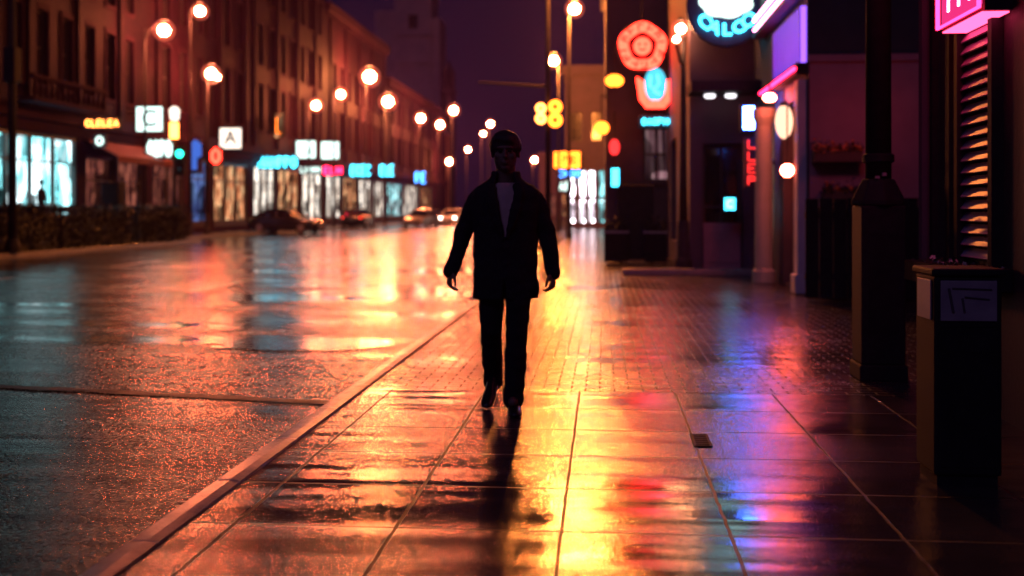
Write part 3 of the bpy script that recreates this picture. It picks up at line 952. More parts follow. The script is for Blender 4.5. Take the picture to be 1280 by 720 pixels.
left_neon(128, 154, 44, 9, -20.6, 6, 'small_amber', 'orange neon lettering over the maroon awning at the left', 21)
left_neon(200, 186, 30, 22, -20.7, 4, 'white_sign', 'white neon lettering hung under the C box sign', 22)
left_neon(347, 203, 50, 15, -20.8, 6, 'cyan', 'wide cyan neon lettering above the dark parked car', 23)
left_neon(416, 213, 24, 10, -20.6, 3, 'pink_neon', 'small pink neon lettering below the twin box signs', 24)
left_neon(388, 212, 26, 8, -20.8, 4, 'white_sign', 'small white neon lettering beneath the left twin box sign', 25)
left_neon(451, 213, 26, 14, -20.8, 4, 'cyan', 'pale cyan neon lettering over a white shop, right of the pink neon', 26)
left_neon(484, 213, 18, 14, -20.6, 3, 'cyan', 'cyan neon lettering on the distant shop below the second brightest lamp', 27)
left_neon(526, 222, 14, 14, -20.4, 2, 'blue', 'farthest blue neon lettering below the ochre lit building', 28)
left_neon(270, 195, 14, 20, -20.5, 1, 'orange_neon', 'small orange neon figure left of the A box sign', 29)
left_neon(125, 176, 12, 12, -20.6, 1, 'white_sign', 'small white neon mark below the orange lettering', 30)
left_neon(246, 195, 10, 40, -20.4, 1, 'blue_dim', 'tall dim blue neon strip beside the green signal', 31)

# ---- right-hand signs
# round orange roundel with a face
c = at(803, 58, 28.6)
rd = px_size(30, c)
t = thing('round_neon_sign', 'large round orange neon sign with a face in its centre', 'neon sign', c, 0, 'lit signs along the street')
mb = MB(); mb.lathe([(rd * 1.03, .0), (rd * 1.05, .05), (rd * 1.05, .22), (rd * .98, .25)], n=40, axis='y'); mb.build('backing_disc', M['dark_wall'], t)
mb = MB()
for k in range(60):
    a0, a1 = 2 * math.pi * k / 60, 2 * math.pi * (k + 1) / 60
    rings = []
    for a in (a0, a1):
        rr = rd * (.98 + .04 * math.sin(5 * a))
        rings.append([Vector((q * math.cos(a), yy, q * math.sin(a))) for q, yy in ((rr * .6, -.004), (rr, -.004), (rr, -.05), (rr * .6, -.05))])
    mb.loft(rings)
mb.build('glowing_ring', M['orange_neon'], t)
mb = MB()
rnd = random.Random(3)
for k in range(12):
    a = 2 * math.pi * k / 12 + .1
    m4 = Matrix.Rotation(-a + math.pi / 2, 4, 'Y')
    cx, cz = rd * .79 * math.cos(a), rd * .79 * math.sin(a)
    m4 = Matrix.Translation((cx, -.055, cz)) @ m4
    s = rd * .125
    mb = MB()
    mb.box(-s, -s * .5, -.012, .0, -s * 1.2, s * 1.2, m4)
    if k % 2: mb.box(-s * .45, s, -.012, 0, s * .7, s * 1.2, m4)
    if k % 3: mb.box(-s * .45, s, -.012, 0, -s * .2, s * .25, m4)
    if k % 4 == 1: mb.box(s * .5, s, -.012, 0, -s * 1.2, -s * .25, m4)
    mb.build('ring_letter', M['dark_wall'], t)
mb = MB(); mb.lathe([(rd * .36, -.004), (rd * .36, -.05), (rd * .3, -.06)], n=28, axis='y'); mb.build('face_disc', M['orange_neon'], t)
mb = MB()
for sx in (-1, 1):
    mb.lathe([(rd * .055, -.062), (rd * .045, -.075)], (sx * rd * .13, 0, rd * .08), 10, 'y')
mb.tube([(-rd * .14, -.07, -rd * .1), (-rd * .07, -.07, -rd * .16), (rd * .07, -.07, -rd * .16), (rd * .14, -.07, -rd * .1)], rd * .03, 6)
mb.build('face_marks', M['dark_wall'], t)
mb = MB(); mb.tube([(0, .12, rd * 1.04), (0, .12, rd * 1.04 + 2.2)], .025, 8); mb.box(-.06, .06, .252, 1.3, -.06, .06); mb.build('hanger', M['black_metal'], t)

# cyan oval in an orange shield below it
c = at(819, 110, 28.7)
W2, H2 = px_size(23, c), px_size(27, c)
t = thing('shield_neon_sign', 'orange shield neon sign with a cyan oval, hung below the round face sign', 'neon sign', c, 0, 'lit signs along the street')
shape = [(-1, .55), (-.82, -.55), (-.5, -.98), (.5, -.98), (.82, -.55), (1, .55), (.55, .35), (.6, .95), (-.5, .95), (-.6, .35)]
mb = MB(); mb.prism([(x * W2, z * H2) for x, z in shape], 0, .16); mb.build('back_board', M['dark_wall'], t)
mb = MB()
pl = [(-1, .5), (-.82, -.55), (-.5, -.92), (.5, -.92), (.82, -.55), (1, .5)]
for ins in (.97, .84, .71):
    mb.tube([(x * W2 * ins, -.05, z * H2 * ins) for x, z in pl], .035, 8)
for ang in range(6):
    a = math.pi + (ang + .5) * math.pi / 6
    mb.tube([(W2 * .62 * math.cos(a), -.05, H2 * .72 * math.sin(a)), (W2 * .9 * math.cos(a), -.05, H2 * .95 * math.sin(a))], .03, 6)
mb.build('orange_tubing', M['orange_neon'], t)
mb = MB()
mb.loft([[Vector((W2 * .60 * s * math.cos(2 * math.pi * k / 28), yy, H2 * .15 + H2 * .78 * s * math.sin(2 * math.pi * k / 28))) for k in range(28)] for s, yy in ((1, -.005), (1, -.06), (.9, -.08))])
mb.build('oval_face', M['cyan_soft'], t)
mb = MB()
mb.tube([(-W2 * .25, -.09, H2 * .55), (-W2 * .3, -.09, H2 * .1), (-W2 * .05, -.09, -.1 * H2), (W2 * .2, -.09, H2 * .2), (W2 * .1, -.09, H2 * .6)], .03, 6)
mb.tube([(-W2 * .1, -.09, -.15 * H2), (W2 * .25, -.09, -.3 * H2)], .03, 6)
mb.build('oval_marks', M['blue'], t)
mb = MB(); mb.box(-.05, .05, .162, 1.2, -.05, .05); mb.build('bracket', M['black_metal'], t)
c = at(850, 100, 28.7)
neon_words(c, px_size(12, c), px_size(16, c), 1, 'amber_neon', 'small slanting amber neon arrow beside the shield neon sign', 33)
c = at(822, 152, 28.8)
neon_words(c, px_size(40, c), px_size(9, c), 6, 'cyan', 'thin cyan neon line of letters under the shield neon sign', 34)

# big sign with arched word
c = at(908, 8, 21.2)
s_ = px_size(1, c)
t = thing('arched_neon_sign', 'large navy sign with a white cloud and arched cyan word above the dark doorway', 'neon sign', c, 0, 'lit signs along the street')
mb = MB(); mb.lathe([(49 * s_, .0), (50 * s_, .03), (50 * s_, .16), (48 * s_, .18)], n=44, axis='y'); mb.build('sign_board', M['navy_board'], t)
mb = MB()
def lobes(sc_):
    out = []
    for k in range(72):
        a = 2 * math.pi * k / 72
        r = (31 + 3.2 * abs(math.sin(3.5 * a)) ) * s_ * sc_
        out.append((r * math.cos(a), r * .62 * math.sin(a) + 6 * s_))
    return out
mb.loft([[Vector((x, yy, z)) for x, z in lobes(q)] for q, yy in ((1, -.005), (1, -.06), (.92, -.09))])
mb.build('cloud_face', M['white_sign'], t)
word = 'CALCO'
for i, ch in enumerate(word):
    a = R(-90 + (i - 2) * 26)
    rr = 35 * s_
    me = text_mesh(ch, 21 * s_, .02)
    me.transform(Matrix.Translation((rr * math.cos(a) * 1.0, -.06, rr * math.sin(a) * .86)) @ Matrix.Rotation(-(a + math.pi / 2), 4, 'Y') @ Matrix.Scale(1.2, 4, (1, 0, 0)))
    place('neon_letter', me, M['cyan'], t)
mb = MB(); mb.box(-.08, .08, .182, 1.0, -.3, -.15); mb.box(-.08, .08, .182, 1.0, .3, .45); mb.build('bracket', M['black_metal'], t)

# small hanging lanterns beyond
def hanging_lantern(px, py, Y, r, mat, label, s=(1, 1, .9)):
    c = at(px, py, Y)
    t = thing('hanging_lantern', label, 'lantern', c, 0, 'small lanterns hung along the right hand buildings')
    mb = MB(); mb.ball((0, 0, 0), r, s, 14, 9); mb.build('lantern_shade', M[mat], t, smooth=True)
    mb = MB(); mb.lathe([(r * .35, r * s[2] * .92), (r * .4, r * s[2] * 1.05), (r * .2, r * s[2] * 1.15)], n=10)
    mb.build('lantern_cap', M['black_metal'], t)
    mb = MB(); mb.lathe([(r * .2, -r * s[2] * 1.12), (r * .35, -r * s[2] * 1.02), (r * .35, -r * s[2] * .9)], n=10); mb.build('lantern_base', M['black_metal'], t)
    mb = MB(); mb.tube([(0, 0, r * s[2] * 1.1), (0, 0, r * s[2] + .7)], .015, 6); mb.tube([(0, 0, r * s[2] + .7), (0, 29.99 - c.y, r * s[2] + .75)], .025, 6) if c.x > .05 else mb.tube([(0, 0, r * s[2] + .7), (.22, 30.3 - c.y, r * s[2] + .75)], .025, 6)
    mb.build('bracket', M['black_metal'], t)
hanging_lantern(768, 101, 28.6, .22, 'amber_neon', 'flat amber lantern left of the shield neon sign', (1.1, 1.1, .75))
hanging_lantern(752, 160, 29.2, .2, 'amber_neon', 'round amber lantern above and left of the red oval lantern')
hanging_lantern(768, 184, 29.0, .16, 'red_neon', 'red oval lantern above the small cyan upright sign', (.85, .85, 1.4))
c = at(769, 222, 29.3)
box_sign(c, px_size(9, c), px_size(22, c), 'small cyan upright sign under the red oval lantern', face='cyan', mark=1, mark_mat='blue', seed=12, hang='back')
# amber lanterns on the mast lamp
for (px, py, w_, h_, mt, lb) in ((676, 142, 13, 26, 'small_amber', 'pale amber banner light on the left side of the mast lamp'), (694, 142, 17, 34, 'amber_neon', 'orange figure eight banner light on the right side of the mast lamp')):
    c = at(px, py, 30.85)
    t = thing('banner_light', lb, 'banner light', c, 0, 'lit signs along the street')
    W_, H_ = px_size(w_, c), px_size(h_, c)
    mb = MB(); mb.lathe([(W_ * .22, -.05), (W_ * .5, -.04), (W_ * .5, .04), (W_ * .22, .05)], (0, 0, H_ * .25), 20, 'y'); mb.lathe([(W_ * .2, -.05), (W_ * .52, -.04), (W_ * .52, .04), (W_ * .2, .05)], (0, 0, -H_ * .24), 20, 'y'); mb.build('lit_rings', M[mt], t)
    mb = MB(); mb.lathe([(W_ * .18, -.055), (W_ * .18, .055)], (0, 0, H_ * .25), 12, 'y'); mb.lathe([(W_ * .18, -.055), (W_ * .18, .055)], (0, 0, -H_ * .24), 12, 'y'); mb.box(-.03, .03, .052, .3, -H_ * .4, H_ * .4); mb.build('ring_frame', M['black_metal'], t)

# ------------------------------------------------------------------ right-hand buildings
def block(name, label, x0, x1, y0, y1, H, wall, holes=(), side_holes=(), pane=None, roof_lip=.25):
    """a block whose front (towards the camera, -Y) and street side (-X) carry openings"""
    root = thing(name, label, 'building', (x0, y0, 0), group='buildings along the right hand pavement')
    W_, D_ = x1 - x0, y1 - y0
    mb = MB()
    holes_wall(mb, 0, W_, -.1, H, [h[:4] for h in holes], .25, MNY)
    holes_wall(mb, 0, D_, -.1, H, [h[:4] for h in side_holes], .25, MNX)
    mb.face([(0, D_, -.1), (W_, D_, -.1), (W_, D_, H), (0, D_, H)])
    mb.face([(W_, 0, -.1), (W_, D_, -.1), (W_, D_, H), (W_, 0, H)])
    mb.build('wall', wall, root)
    mb = MB(); mb.box(.26, W_ - .01, .26, D_ - .01, H - .3, H - .05); mb.build('roof', M['dark_wall'], root)
    mb = MB(); mb.box(-.25, W_, -.25, -.003, H - .4, H + roof_lip); mb.box(-.25, -.003, -.002, D_, H - .4, H + roof_lip); mb.build('cornice', M['plum_wall'], root)
    for h in holes:
        window_part(root, MNY, *h[:4], .25, M[h[4]], CACHE, 1)
    for h in side_holes:
        window_part(root, MNX, *h[:4], .25, M[h[4]], CACHE, 1)
    return root

# R1: shuttered shop at the right edge
r1 = block('corner_shop', 'dark shop building with a slatted shutter and pink sign at the right edge', 2.4, 9, -6, 8.15, 8.5, M['dark_wall'],
           side_holes=[(12.85, 13.55, .95, 2.62, 'glass'), (7.5, 10.5, .4, 2.6, 'glass'), (1.5, 6.0, .4, 2.6, 'glass')])
q0, q1 = at_x(1211, 20, 2.4), at_x(1250, 20, 2.4)
ya, yb = q1.y + 6, q0.y + 6           # local y extents of the shutter
mb = MB()
n = 21
for k in range(n):
    z0 = .96 + k * (2.60 - .96) / n
    dz = (2.60 - .96) / n
    mb.loft([[Vector((-.055, yy, z0 + .004)), Vector((-.045, yy, z0 - .002)), Vector((-.006, yy, z0 + dz * .72)), Vector((-.016, yy, z0 + dz * .78))] for yy in (ya, yb)])
mb.build('shutter_slats', M['shutter'], r1)
mb = MB(); mb.box(-.075, -.003, ya - .07, ya - .004, .9, 2.7); mb.box(-.075, -.003, yb + .004, yb + .07, .9, 2.7); mb.box(-.075, -.003, ya - .002, yb + .002, 2.61, 2.7); mb.box(-.14, -.003, ya - .1, yb + .1, .84, .898)
mb.build('shutter_frame', M['black_metal'], r1)
# a black door further along the facade
mb = MB(); mb.box(-.05, -.003, 13.62, 13.70, 0, 3.0); mb.box(-.05, -.003, 14.0, 14.08, 0, 3.0); mb.build('door_frame', M['black_metal'], r1)
mb = MB(); mb.tube([(-.07, 14.1, .1), (-.07, 14.1, 8.0)], .045, 8); mb.build('drain_pipe', M['plum_wall'], r1)

q0, q1 = at_x(1197, 40, 2.32), at_x(1253, 8, 2.32)
t = thing('pink_sign', 'glowing pink sign panel above the slatted shutter, at the top right corner', 'sign', (2.22, q1.y, q0.z), 0, 'lit signs along the street')
Ls = q0.y - q1.y
mb = MB(); mb.box(0, .16, 0, Ls, 0, .9); mb.build('sign_box', M['black_metal'], t)
mb = MB(); mb.box(-.012, -.003, .03, Ls - .03, .04, .86); mb.build('sign_face', M['pink_sign'], t)
mb = MB(); mb.box(-.005, .15, .03, Ls - .03, -.012, -.003); mb.build('sign_underside', M['pink_under'], t)
mb = MB(); mb.tube([(-.03, Ls - .01, .88), (-.03, Ls - .01, .02), (-.03, .01, .02), (-.03, .01, .88)], .014, 8); mb.build('neon_border', M['pink_neon'], t)
mb = MB()
for k in range(3):
    mb.box(-.02, -.013, Ls * (.25 + .25 * k), Ls * (.25 + .25 * k) + .03, .1, .86)
mb.build('sign_bars', M['pale_pink_neon'], t)

# flower trough under the shutter
tr = thing('flower_trough', 'narrow trough of pale flowers under the slatted shutter behind the black bin', 'planter', (2.2, 6.55, .78))
mb = MB(); mb.box(-.1, .19, 0, 1.25, 0, .14); mb.build('trough', M['timber'], tr, bevel=.01)
def sprigs(parent, x0, x1, y0, y1, z, h, nleaf, nbloom, bmat, seed, s=.02):
    rnd = random.Random(seed)
    mb, mf = MB(), MB()
    for k in range(nleaf + nbloom):
        p = Vector((rnd.uniform(x0, x1), rnd.uniform(y0, y1), z + abs(rnd.gauss(0, h * .5)) - h * .1))
        a = Vector((rnd.gauss(0, 1), rnd.gauss(0, 1), rnd.gauss(0, 1))).normalized()
        b = a.orthogonal().normalized(); c = a.cross(b)
        if k < nleaf:
            q = s * rnd.uniform(.7, 1.5)
            mb.face([p - b * q, p + c * q * .5, p + b * q, p - c * q * .5])
        else:
            q = s * rnd.uniform(.6, 1.2)
            for i in range(5):
                a0, a1 = 2 * math.pi * i / 5, 2 * math.pi * (i + .8) / 5
                mf.face([p, p + (b * math.cos(a0) + c * math.sin(a0)) * q + a * q * .3, p + (b * math.cos((a0 + a1) / 2) + c * math.sin((a0 + a1) / 2)) * q * 1.3 + a * q * .3, p + (b * math.cos(a1) + c * math.sin(a1)) * q + a * q * .3])
    mb.build('leaves', M['leaf'], parent); tag(mf.build('blooms', M[bmat], parent), kind='stuff')
sprigs(tr, -.09, .18, .05, 1.2, .13, .035, 200, 34, 'bloom_pale', 5, .014)

# R2: neon-lit shop, seen along its front
R2X, R2Y = 3.0, 16.3
r2 = block('neon_shop', 'violet and pink lit shop building with a pale green column at its doorway', R2X, 9, R2Y, 21.98, 9.0, M['dark_wall'],
           side_holes=[(.75, 2.15, .05, 3.0, 'shop_warm'), (3.2, 4.8, .4, 3.0, 'shop_warm'), (.8, 2.0, 5.2, 7.0, 'glass'), (3.0, 4.2, 5.2, 7.0, 'glass')])
mb = MB(); mb.box(.02, 2.6, -.05, -.003, 1.3, 3.55); mb.box(-.0, 2.6, -.09, -.052, 3.45, 3.55); mb.build('front_render', M['stucco_plum'], r2)
mb = MB(); mb.box(-.14, -.003, .04, .36, .02, 3.2); mb.box(-.18, -.003, .02, .40, .02, .3); mb.build('pilaster', M['pilaster'], r2, bevel=.01)
mb = MB(); mb.lathe([(.2, 0), (.2, .2), (.16, .25), (.14, 2.7), (.2, 2.85), (.2, 3.0)], (-.25, 2.65, .01), 16); mb.build('column', M['green_column'], r2, smooth=False)
# cladding; its neon-lit violet is put in as emission
z0, z1 = 3.47, 4.3
mb = MB(); mb.box(-.08, -.003, .08, 2.7, z0, z1); mb.build('violet_cladding', M['violet_glow'], r2)
mb = MB()
for k in range(10):
    mb.box(-.11, -.082, .12 + k * .27, .18 + k * .27, z0, z1)
mb.build('cladding_ribs', M['purple_panel'], r2)
mb = MB(); mb.box(-.16, -.003, .02, 3.6, 3.28, 3.45); mb.build('door_canopy', M['black_metal'], r2)
mb = MB(); mb.tube([(-.19, .02, 3.36), (-.19, 3.5, 3.36)], .03, 8); mb.build('canopy_neon', M['pink_neon'], r2)
mb = MB(); mb.tube([(-.2, .5, 4.62), (-.2, 4.2, 4.62)], .03, 8); mb.tube([(-.2, .5, 4.8), (-.2, 4.2, 4.8)], .03, 8); mb.build('cornice_neon', M['pale_pink_neon'], r2)
mb = MB(); mb.box(-.22, -.003, .3, 4.4, 4.48, 4.54); mb.build('neon_ledge', M['plum_wall'], r2)

def globe_light(px, py, X, Y, r, mat, label, s=(1, 1, 1), cord=.5):
    c = at(px, py, Y) if X is None else at_x(px, py, X)
    t = thing('pendant_light', label, 'pendant light', c, 0, 'pendant lights at the neon shop')
    mb = MB(); mb.ball((0, 0, 0), r, s, 14, 9); mb.build('light_globe', M[mat], t, smooth=True)
    mb = MB(); mb.tube([(0, 0, r * s[2] * .95), (0, 0, r * s[2] + cord)], .012, 6); mb.lathe([(r * .4, r * s[2] * .9), (r * .25, r * s[2] * 1.15)], n=10); mb.build('cord', M['black_metal'], t)
globe_light(980, 152, 2.86, None, .19, 'pendant', 'oval milky pendant lamp in the neon shop doorway', (.75, .75, 1.45), .25)
globe_light(984, 213, 2.85, None, .10, 'amber_bulb', 'small amber lamp lower inside the neon shop doorway', (1, 1, 1), 1.0)
globe_light(962, 122, 2.75, None, .09, 'amber_bulb', 'small amber lamp at the far end of the pink canopy', (1.2, 1.2, .8), .15)
c = at_x(935, 148, 2.55)
box_sign(c, px_size(13, c), px_size(28, c), 'blue upright sign left of the pale green column', face='blue_box', mark=1, mark_mat='cyan', seed=15, hang='wall_right')
c = at_x(940, 203, 2.6)
t = thing('red_letter_sign', 'narrow upright sign of red neon letters under the blue upright sign', 'neon sign', c, 0, 'lit signs along the street')
hh = px_size(62, c)
mb = MB(); mb.box(-.14, .14, 0, .1, -hh / 2, hh / 2); mb.build('back_board', M['dark_wall'], t)
for k in range(4):
    mb = MB(); zc = hh * (.37 - k * .245)
    stroke_glyphs(mb, .2, hh * .17, 1, 40 + k, .014, -.03)
    me = mb.mesh('neon_letter')
    me.transform(Matrix.Translation((0, 0, zc)))
    place('neon_letter', me, M['red_neon'], t)
mb = MB(); mb.box(.142, .4, .02, .08, -.04, .04); mb.build('bracket', M['black_metal'], t)

lc = at(1093, 128, 15.0)  # unseen lantern, added to light the plum wall and its flowers red
wl = thing('added_fence_lantern', 'added red lantern on a slim pole by the fence, unseen behind the thick black column', 'lantern', (lc.x, lc.y, 0))
mb = MB(); mb.ball((0, 0, lc.z), .09, (1, 1, 1.3), 12, 8); mb.build('fill_glow', M['added_red_bulb'], wl, smooth=True)
mb = MB(); mb.lathe([(.12, lc.z + .10), (.05, lc.z + .17), (.02, lc.z + .2)], n=10); mb.tube([(0, 0, 0), (0, 0, lc.z - .09)], [.025, .02], 8); mb.build('fill_pole', M['black_metal'], wl)
# hanging baskets on the plum wall
for i, (px0, px1, py, mat, lb, nb) in enumerate(((1016, 1076, 186, 'bloom', 'wall trough of bright red orange flowers on the plum wall', 170), (1028, 1070, 236, 'bloom', 'lower wall trough of dull orange flowers on the plum wall', 60))):
    a, b = at(px0, py, 16.1), at(px1, py, 16.1)
    t = thing('flower_trough', lb, 'planter', (a.x, 16.0, a.z - .14), 0, 'flower troughs on the plum wall')
    Lw = b.x - a.x
    mb = MB(); mb.box(0, Lw, -.02, .24, -.06, .1); mb.build('trough', M['terracotta'], t, bevel=.01)
    sprigs(t, 0, Lw, -.06, .22, .1, .12, 220, nb, mat, 60 + i, .028)
# timber hoarding across the alley
fc = thing('timber_fence', 'black timber fence across the alley behind the thick black post', 'fence', (2.75, 15.2, 0))
mb = MB()
for k in range(16):
    mb.box(.02 + k * .19, .195 + k * .19, 0, .03, .05, 1.42 + (.01 if k % 2 else 0))
mb.build('boards', M['timber'], fc)
mb = MB()
for z in (.3, 1.15):
    mb.box(.02, 3.05, .032, .09, z, z + .09)
mb.build('rails', M['timber'], fc)

# R3: dark frontage with canopy
r3 = block('dark_frontage', 'dark plum building with a recessed doorway behind the slim lantern post', 1.72, 9, 22.0, 29.98, 10.0, M['plum_wall'],
           holes=[(.25, 1.05, .05, 2.6, 'glass')], side_holes=[(1.0, 2.6, .5, 3.0, 'glass'), (4.0, 6.0, .5, 3.0, 'glass')])
mb = MB(); mb.box(.28, 1.02, .06, .12, .06, 1.0); mb.box(.36, .94, .04, .058, .2, .86); mb.build('door_panel', M['stucco_plum'], r3, bevel=.008)
mb = MB(); mb.box(-.05, 1.3, -1.0, -.003, 3.55, 3.75); mb.build('entrance_canopy', M['black_metal'], r3)
for px in (887, 913):
    c = at(px, 118, 21.6)
    mb = MB(); mb.lathe([(.09, -.03), (.11, 0), (.11, .03), (.09, .04)], (c.x - 1.72, -.45, 3.5), 14); mb.build('down_light', M['down_light'], r3)
c = at(912, 255, 21.5)
box_sign(c, px_size(13, c), px_size(15, c), 'small square cyan sign low beside the dark doorway', face='cyan', mark=1, mark_mat='white_sign', seed=18, hang='back', depth=.1)
st = MB(); st.box(0, 2.6, 0, .5, 0, .12)
so_ = st.build('stone_step', M['kerb'], None, (.35, 21.0, 0.0), bevel=.015)
tag(so_, 'low wet stone step running along the foot of the dark doorway', 'step')

# R4: tall dark building with the curtained window
r4 = block('dark_tower_block', 'tall dark plum building carrying the round face sign, with one curtained window', 0.05, 9, 30.0, 62, 13.0, M['plum_wall'],
           holes=[(1.02, 1.82, 2.05, 3.55, 'curtain'), (.35, .85, 8.4, 10.2, 'glass'), (1.4, 1.9, 8.4, 10.2, 'glass')],
           side_holes=[(2 + 5 * k, 4.6 + 5 * k, .5, 3.2, 'shop_red' if k in (1, 3) else 'glass') for k in range(6)] + [(2 + 4 * k, 3.2 + 4 * k, 5, 7.2, 'glass') for k in range(7)])
mb = MB(); mb.box(.3, 2.0, -.25, -.003, .6, 1.95); mb.box(.2, 2.1, -.35, -.003, 1.951, 2.04); mb.build('window_base', M['dark_wall'], r4, bevel=.01)
# planters in front
for i, (px0, px1, Y, lb) in enumerate(((755, 785, 25.5, 'low black planter box with pale rim, left one by the curtained window'), (806, 834, 25.2, 'low black planter box with pale rim, right one by the curtained window'))):
    a, b = at(px0, 290, Y), at(px1, 290, Y)
    t = thing('planter_box', lb, 'planter', (a.x, Y, 0), 0, 'black planter boxes by the curtained window')
    Lw = b.x - a.x
    mb = MB(); mb.box(0, Lw, 0, .45, .05, .72); mb.build('box', M['timber'], t, bevel=.015)
    mb = MB(); mb.box(-.02, Lw + .02, -.02, .0, .72, .77); mb.box(-.02, Lw + .02, .45, .47, .72, .77); mb.build('rim', M['plate'], t)
    sprigs(t, .02, Lw - .02, .02, .43, .72, .3, 420, 0, 'bloom', 80 + i, .05)
sb = thing('menu_board', 'black folding board standing between the planter boxes', 'board', (at(795, 262, 25.7).x, 25.7, 0))
mb = MB(); mb.box(-.42, .42, -.03, .03, .08, 1.85); mb.build('board', M['black_metal'], sb, bevel=.02)
mb = MB(); mb.box(-.4, -.32, .032, .4, 0, .07); mb.box(.32, .4, .032, .4, 0, .07); mb.box(-.4, -.32, -.03, .031, 0, .079); mb.box(.32, .4, -.03, .031, 0, .079); mb.build('feet', M['black_metal'], sb)

# R5: lit shop closing the view on the right
r5 = block('far_lit_shop', 'far building with tall white lit shop windows under the yellow sign', -2.7, 6, 75, 105, 11.0, M['plum_wall'],
           holes=[(.1, .75, .3, 4.0, 'shop_bright'), (.95, 1.45, .3, 4.0, 'shop_bright'), (1.6, 2.1, .3, 4.0, 'shop_bright'), (2.3, 2.75, .3, 4.0, 'shop_cyan'), (.4, 1.2, 6, 8, 'glass'), (1.8, 2.6, 6, 8, 'glass')],
           side_holes=[(2 + 6 * k, 6 + 6 * k, .4, 3.8, 'shop_white') for k in range(4)])
c = at(709, 200, 74.4)
box_sign(c, px_size(32, c), px_size(20, c), 'wide amber box sign above the far white lit shop', face='amber_neon', mark=4, mark_mat='black_metal', seed=19, hang='back')
c = at(712, 217, 74.5)
neon_words(c, px_size(30, c), px_size(9, c), 4, 'blue', 'blue neon lettering below the wide amber box sign', 51)
c = at(706, 233, 74.5)
neon_words(c, px_size(16, c), px_size(12, c), 2, 'white_sign', 'white neon lettering over the far shop door', 52)

block('far_low_block', 'low dark building at the end of the street behind the man', -9, 12, 150, 190, 9.0, M['plum_wall'], holes=[(1 + 2.2 * k, 2.2 + 2.2 * k, .4, 3.4, 'shop_orange' if k % 2 else 'shop_red') for k in range(4)])

# ------------------------------------------------------------------ far end of the street: ochre block, tower, turret
oc = at(537, 190, 152)
t = thing('ochre_building', 'ochre rendered building glowing orange under the far lamps', 'building', (oc.x - 1.6, 152, 0))
hz = at(537, 165, 152).z
mb = MB(); mb.box(0, px_size(30, oc), 0, 8, 0, hz); mb.build('wall', M['ochre'], t)
mb = MB()
for k in range(3):
    mb.box(.35 + k * 1.05, .85 + k * 1.05, -.06, -.003, hz - 3.2, hz - .8)
mb.build('window_blinds', M['awning'], t)
mb = MB(); mb.box(-.2, px_size(30, oc) + .2, -.2, 8, hz + .003, hz + .3); mb.build('roof', M['far_stone'], t)

TY = 215
a, b = at(493, 5, TY), at(549, 5, TY)
t = thing('church_tower', 'tall dim stone church tower with a dark belfry opening, at the end of the street', 'tower', (a.x, TY, 0))
W_ = b.x - a.x
Ht = at(520, -8, TY).z
bw = px_size(10, a)
u0 = W_ * .30; u1 = W_ * .52
zb0, zb1 = at(514, 36, TY).z, at(514, 18, TY).z
mb = MB()
holes_wall(mb, 0, W_ * .82, 0, Ht, [(u0, u1, zb0, zb1)], 1.0, MNY)
mb.face([(0, 0, 0), (0, W_, 0), (0, W_, Ht), (0, 0, Ht)]); mb.face([(W_ * .82, 0, 0), (W_ * .82, W_, 0), (W_ * .82, W_, Ht), (W_ * .82, 0, Ht)])
mb.box(W_ * .822, W_, .4, W_, 0, at(540, 22, TY).z)
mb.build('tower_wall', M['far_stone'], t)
mb = MB(); mb.box(u0 - .3, u1 + .3, 1.02, 1.2, zb0 - .3, zb1 + .3); mb.build('belfry_louvre', M['black_metal'], t)
mb = MB()
for z in (at(514, 45, TY).z, at(514, 80, TY).z):
    mb.box(-.3, W_ * .82 + .3, -.4, -.003, z, z + .5)
mb.box(-.3, W_ * .82 + .3, -.4, W_, Ht, Ht + .6)
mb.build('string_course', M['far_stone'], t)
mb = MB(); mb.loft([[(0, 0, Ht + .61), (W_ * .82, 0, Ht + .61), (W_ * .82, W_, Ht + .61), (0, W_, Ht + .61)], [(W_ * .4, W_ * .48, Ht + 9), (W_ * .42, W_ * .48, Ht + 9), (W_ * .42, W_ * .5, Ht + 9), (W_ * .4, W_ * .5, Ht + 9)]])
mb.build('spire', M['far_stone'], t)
zs = at(480, 12, TY).z
mb = MB(); mb.box(-px_size(26, a), -.005, 1.0, W_, 0, zs); mb.build('shoulder_block', M['far_stone'], t)

TU = 190
c = at(561, 112, TU)
t = thing('domed_turret', 'small stone turret with a domed cap and finial, right of the church tower', 'tower', (c.x, TU, 0))
w_ = px_size(8, c)
mb = MB(); mb.lathe([(w_ * 1.1, 0), (w_ * 1.1, c.z - 1), (w_ * 1.25, c.z - .8), (w_ * 1.25, c.z - .3), (w_, c.z), (w_ * 1.0, at(561, 92, TU).z), (w_ * .85, at(561, 88, TU).z), (w_ * .4, at(561, 83, TU).z)], n=16); mb.build('turret_wall', M['trim'], t, smooth=False)
mb = MB(); mb.lathe([(w_ * .3, at(561, 83, TU).z), (w_ * .35, at(561, 80, TU).z), (.05, at(561, 76, TU).z)], n=10); mb.build('finial', M['trim'], t)

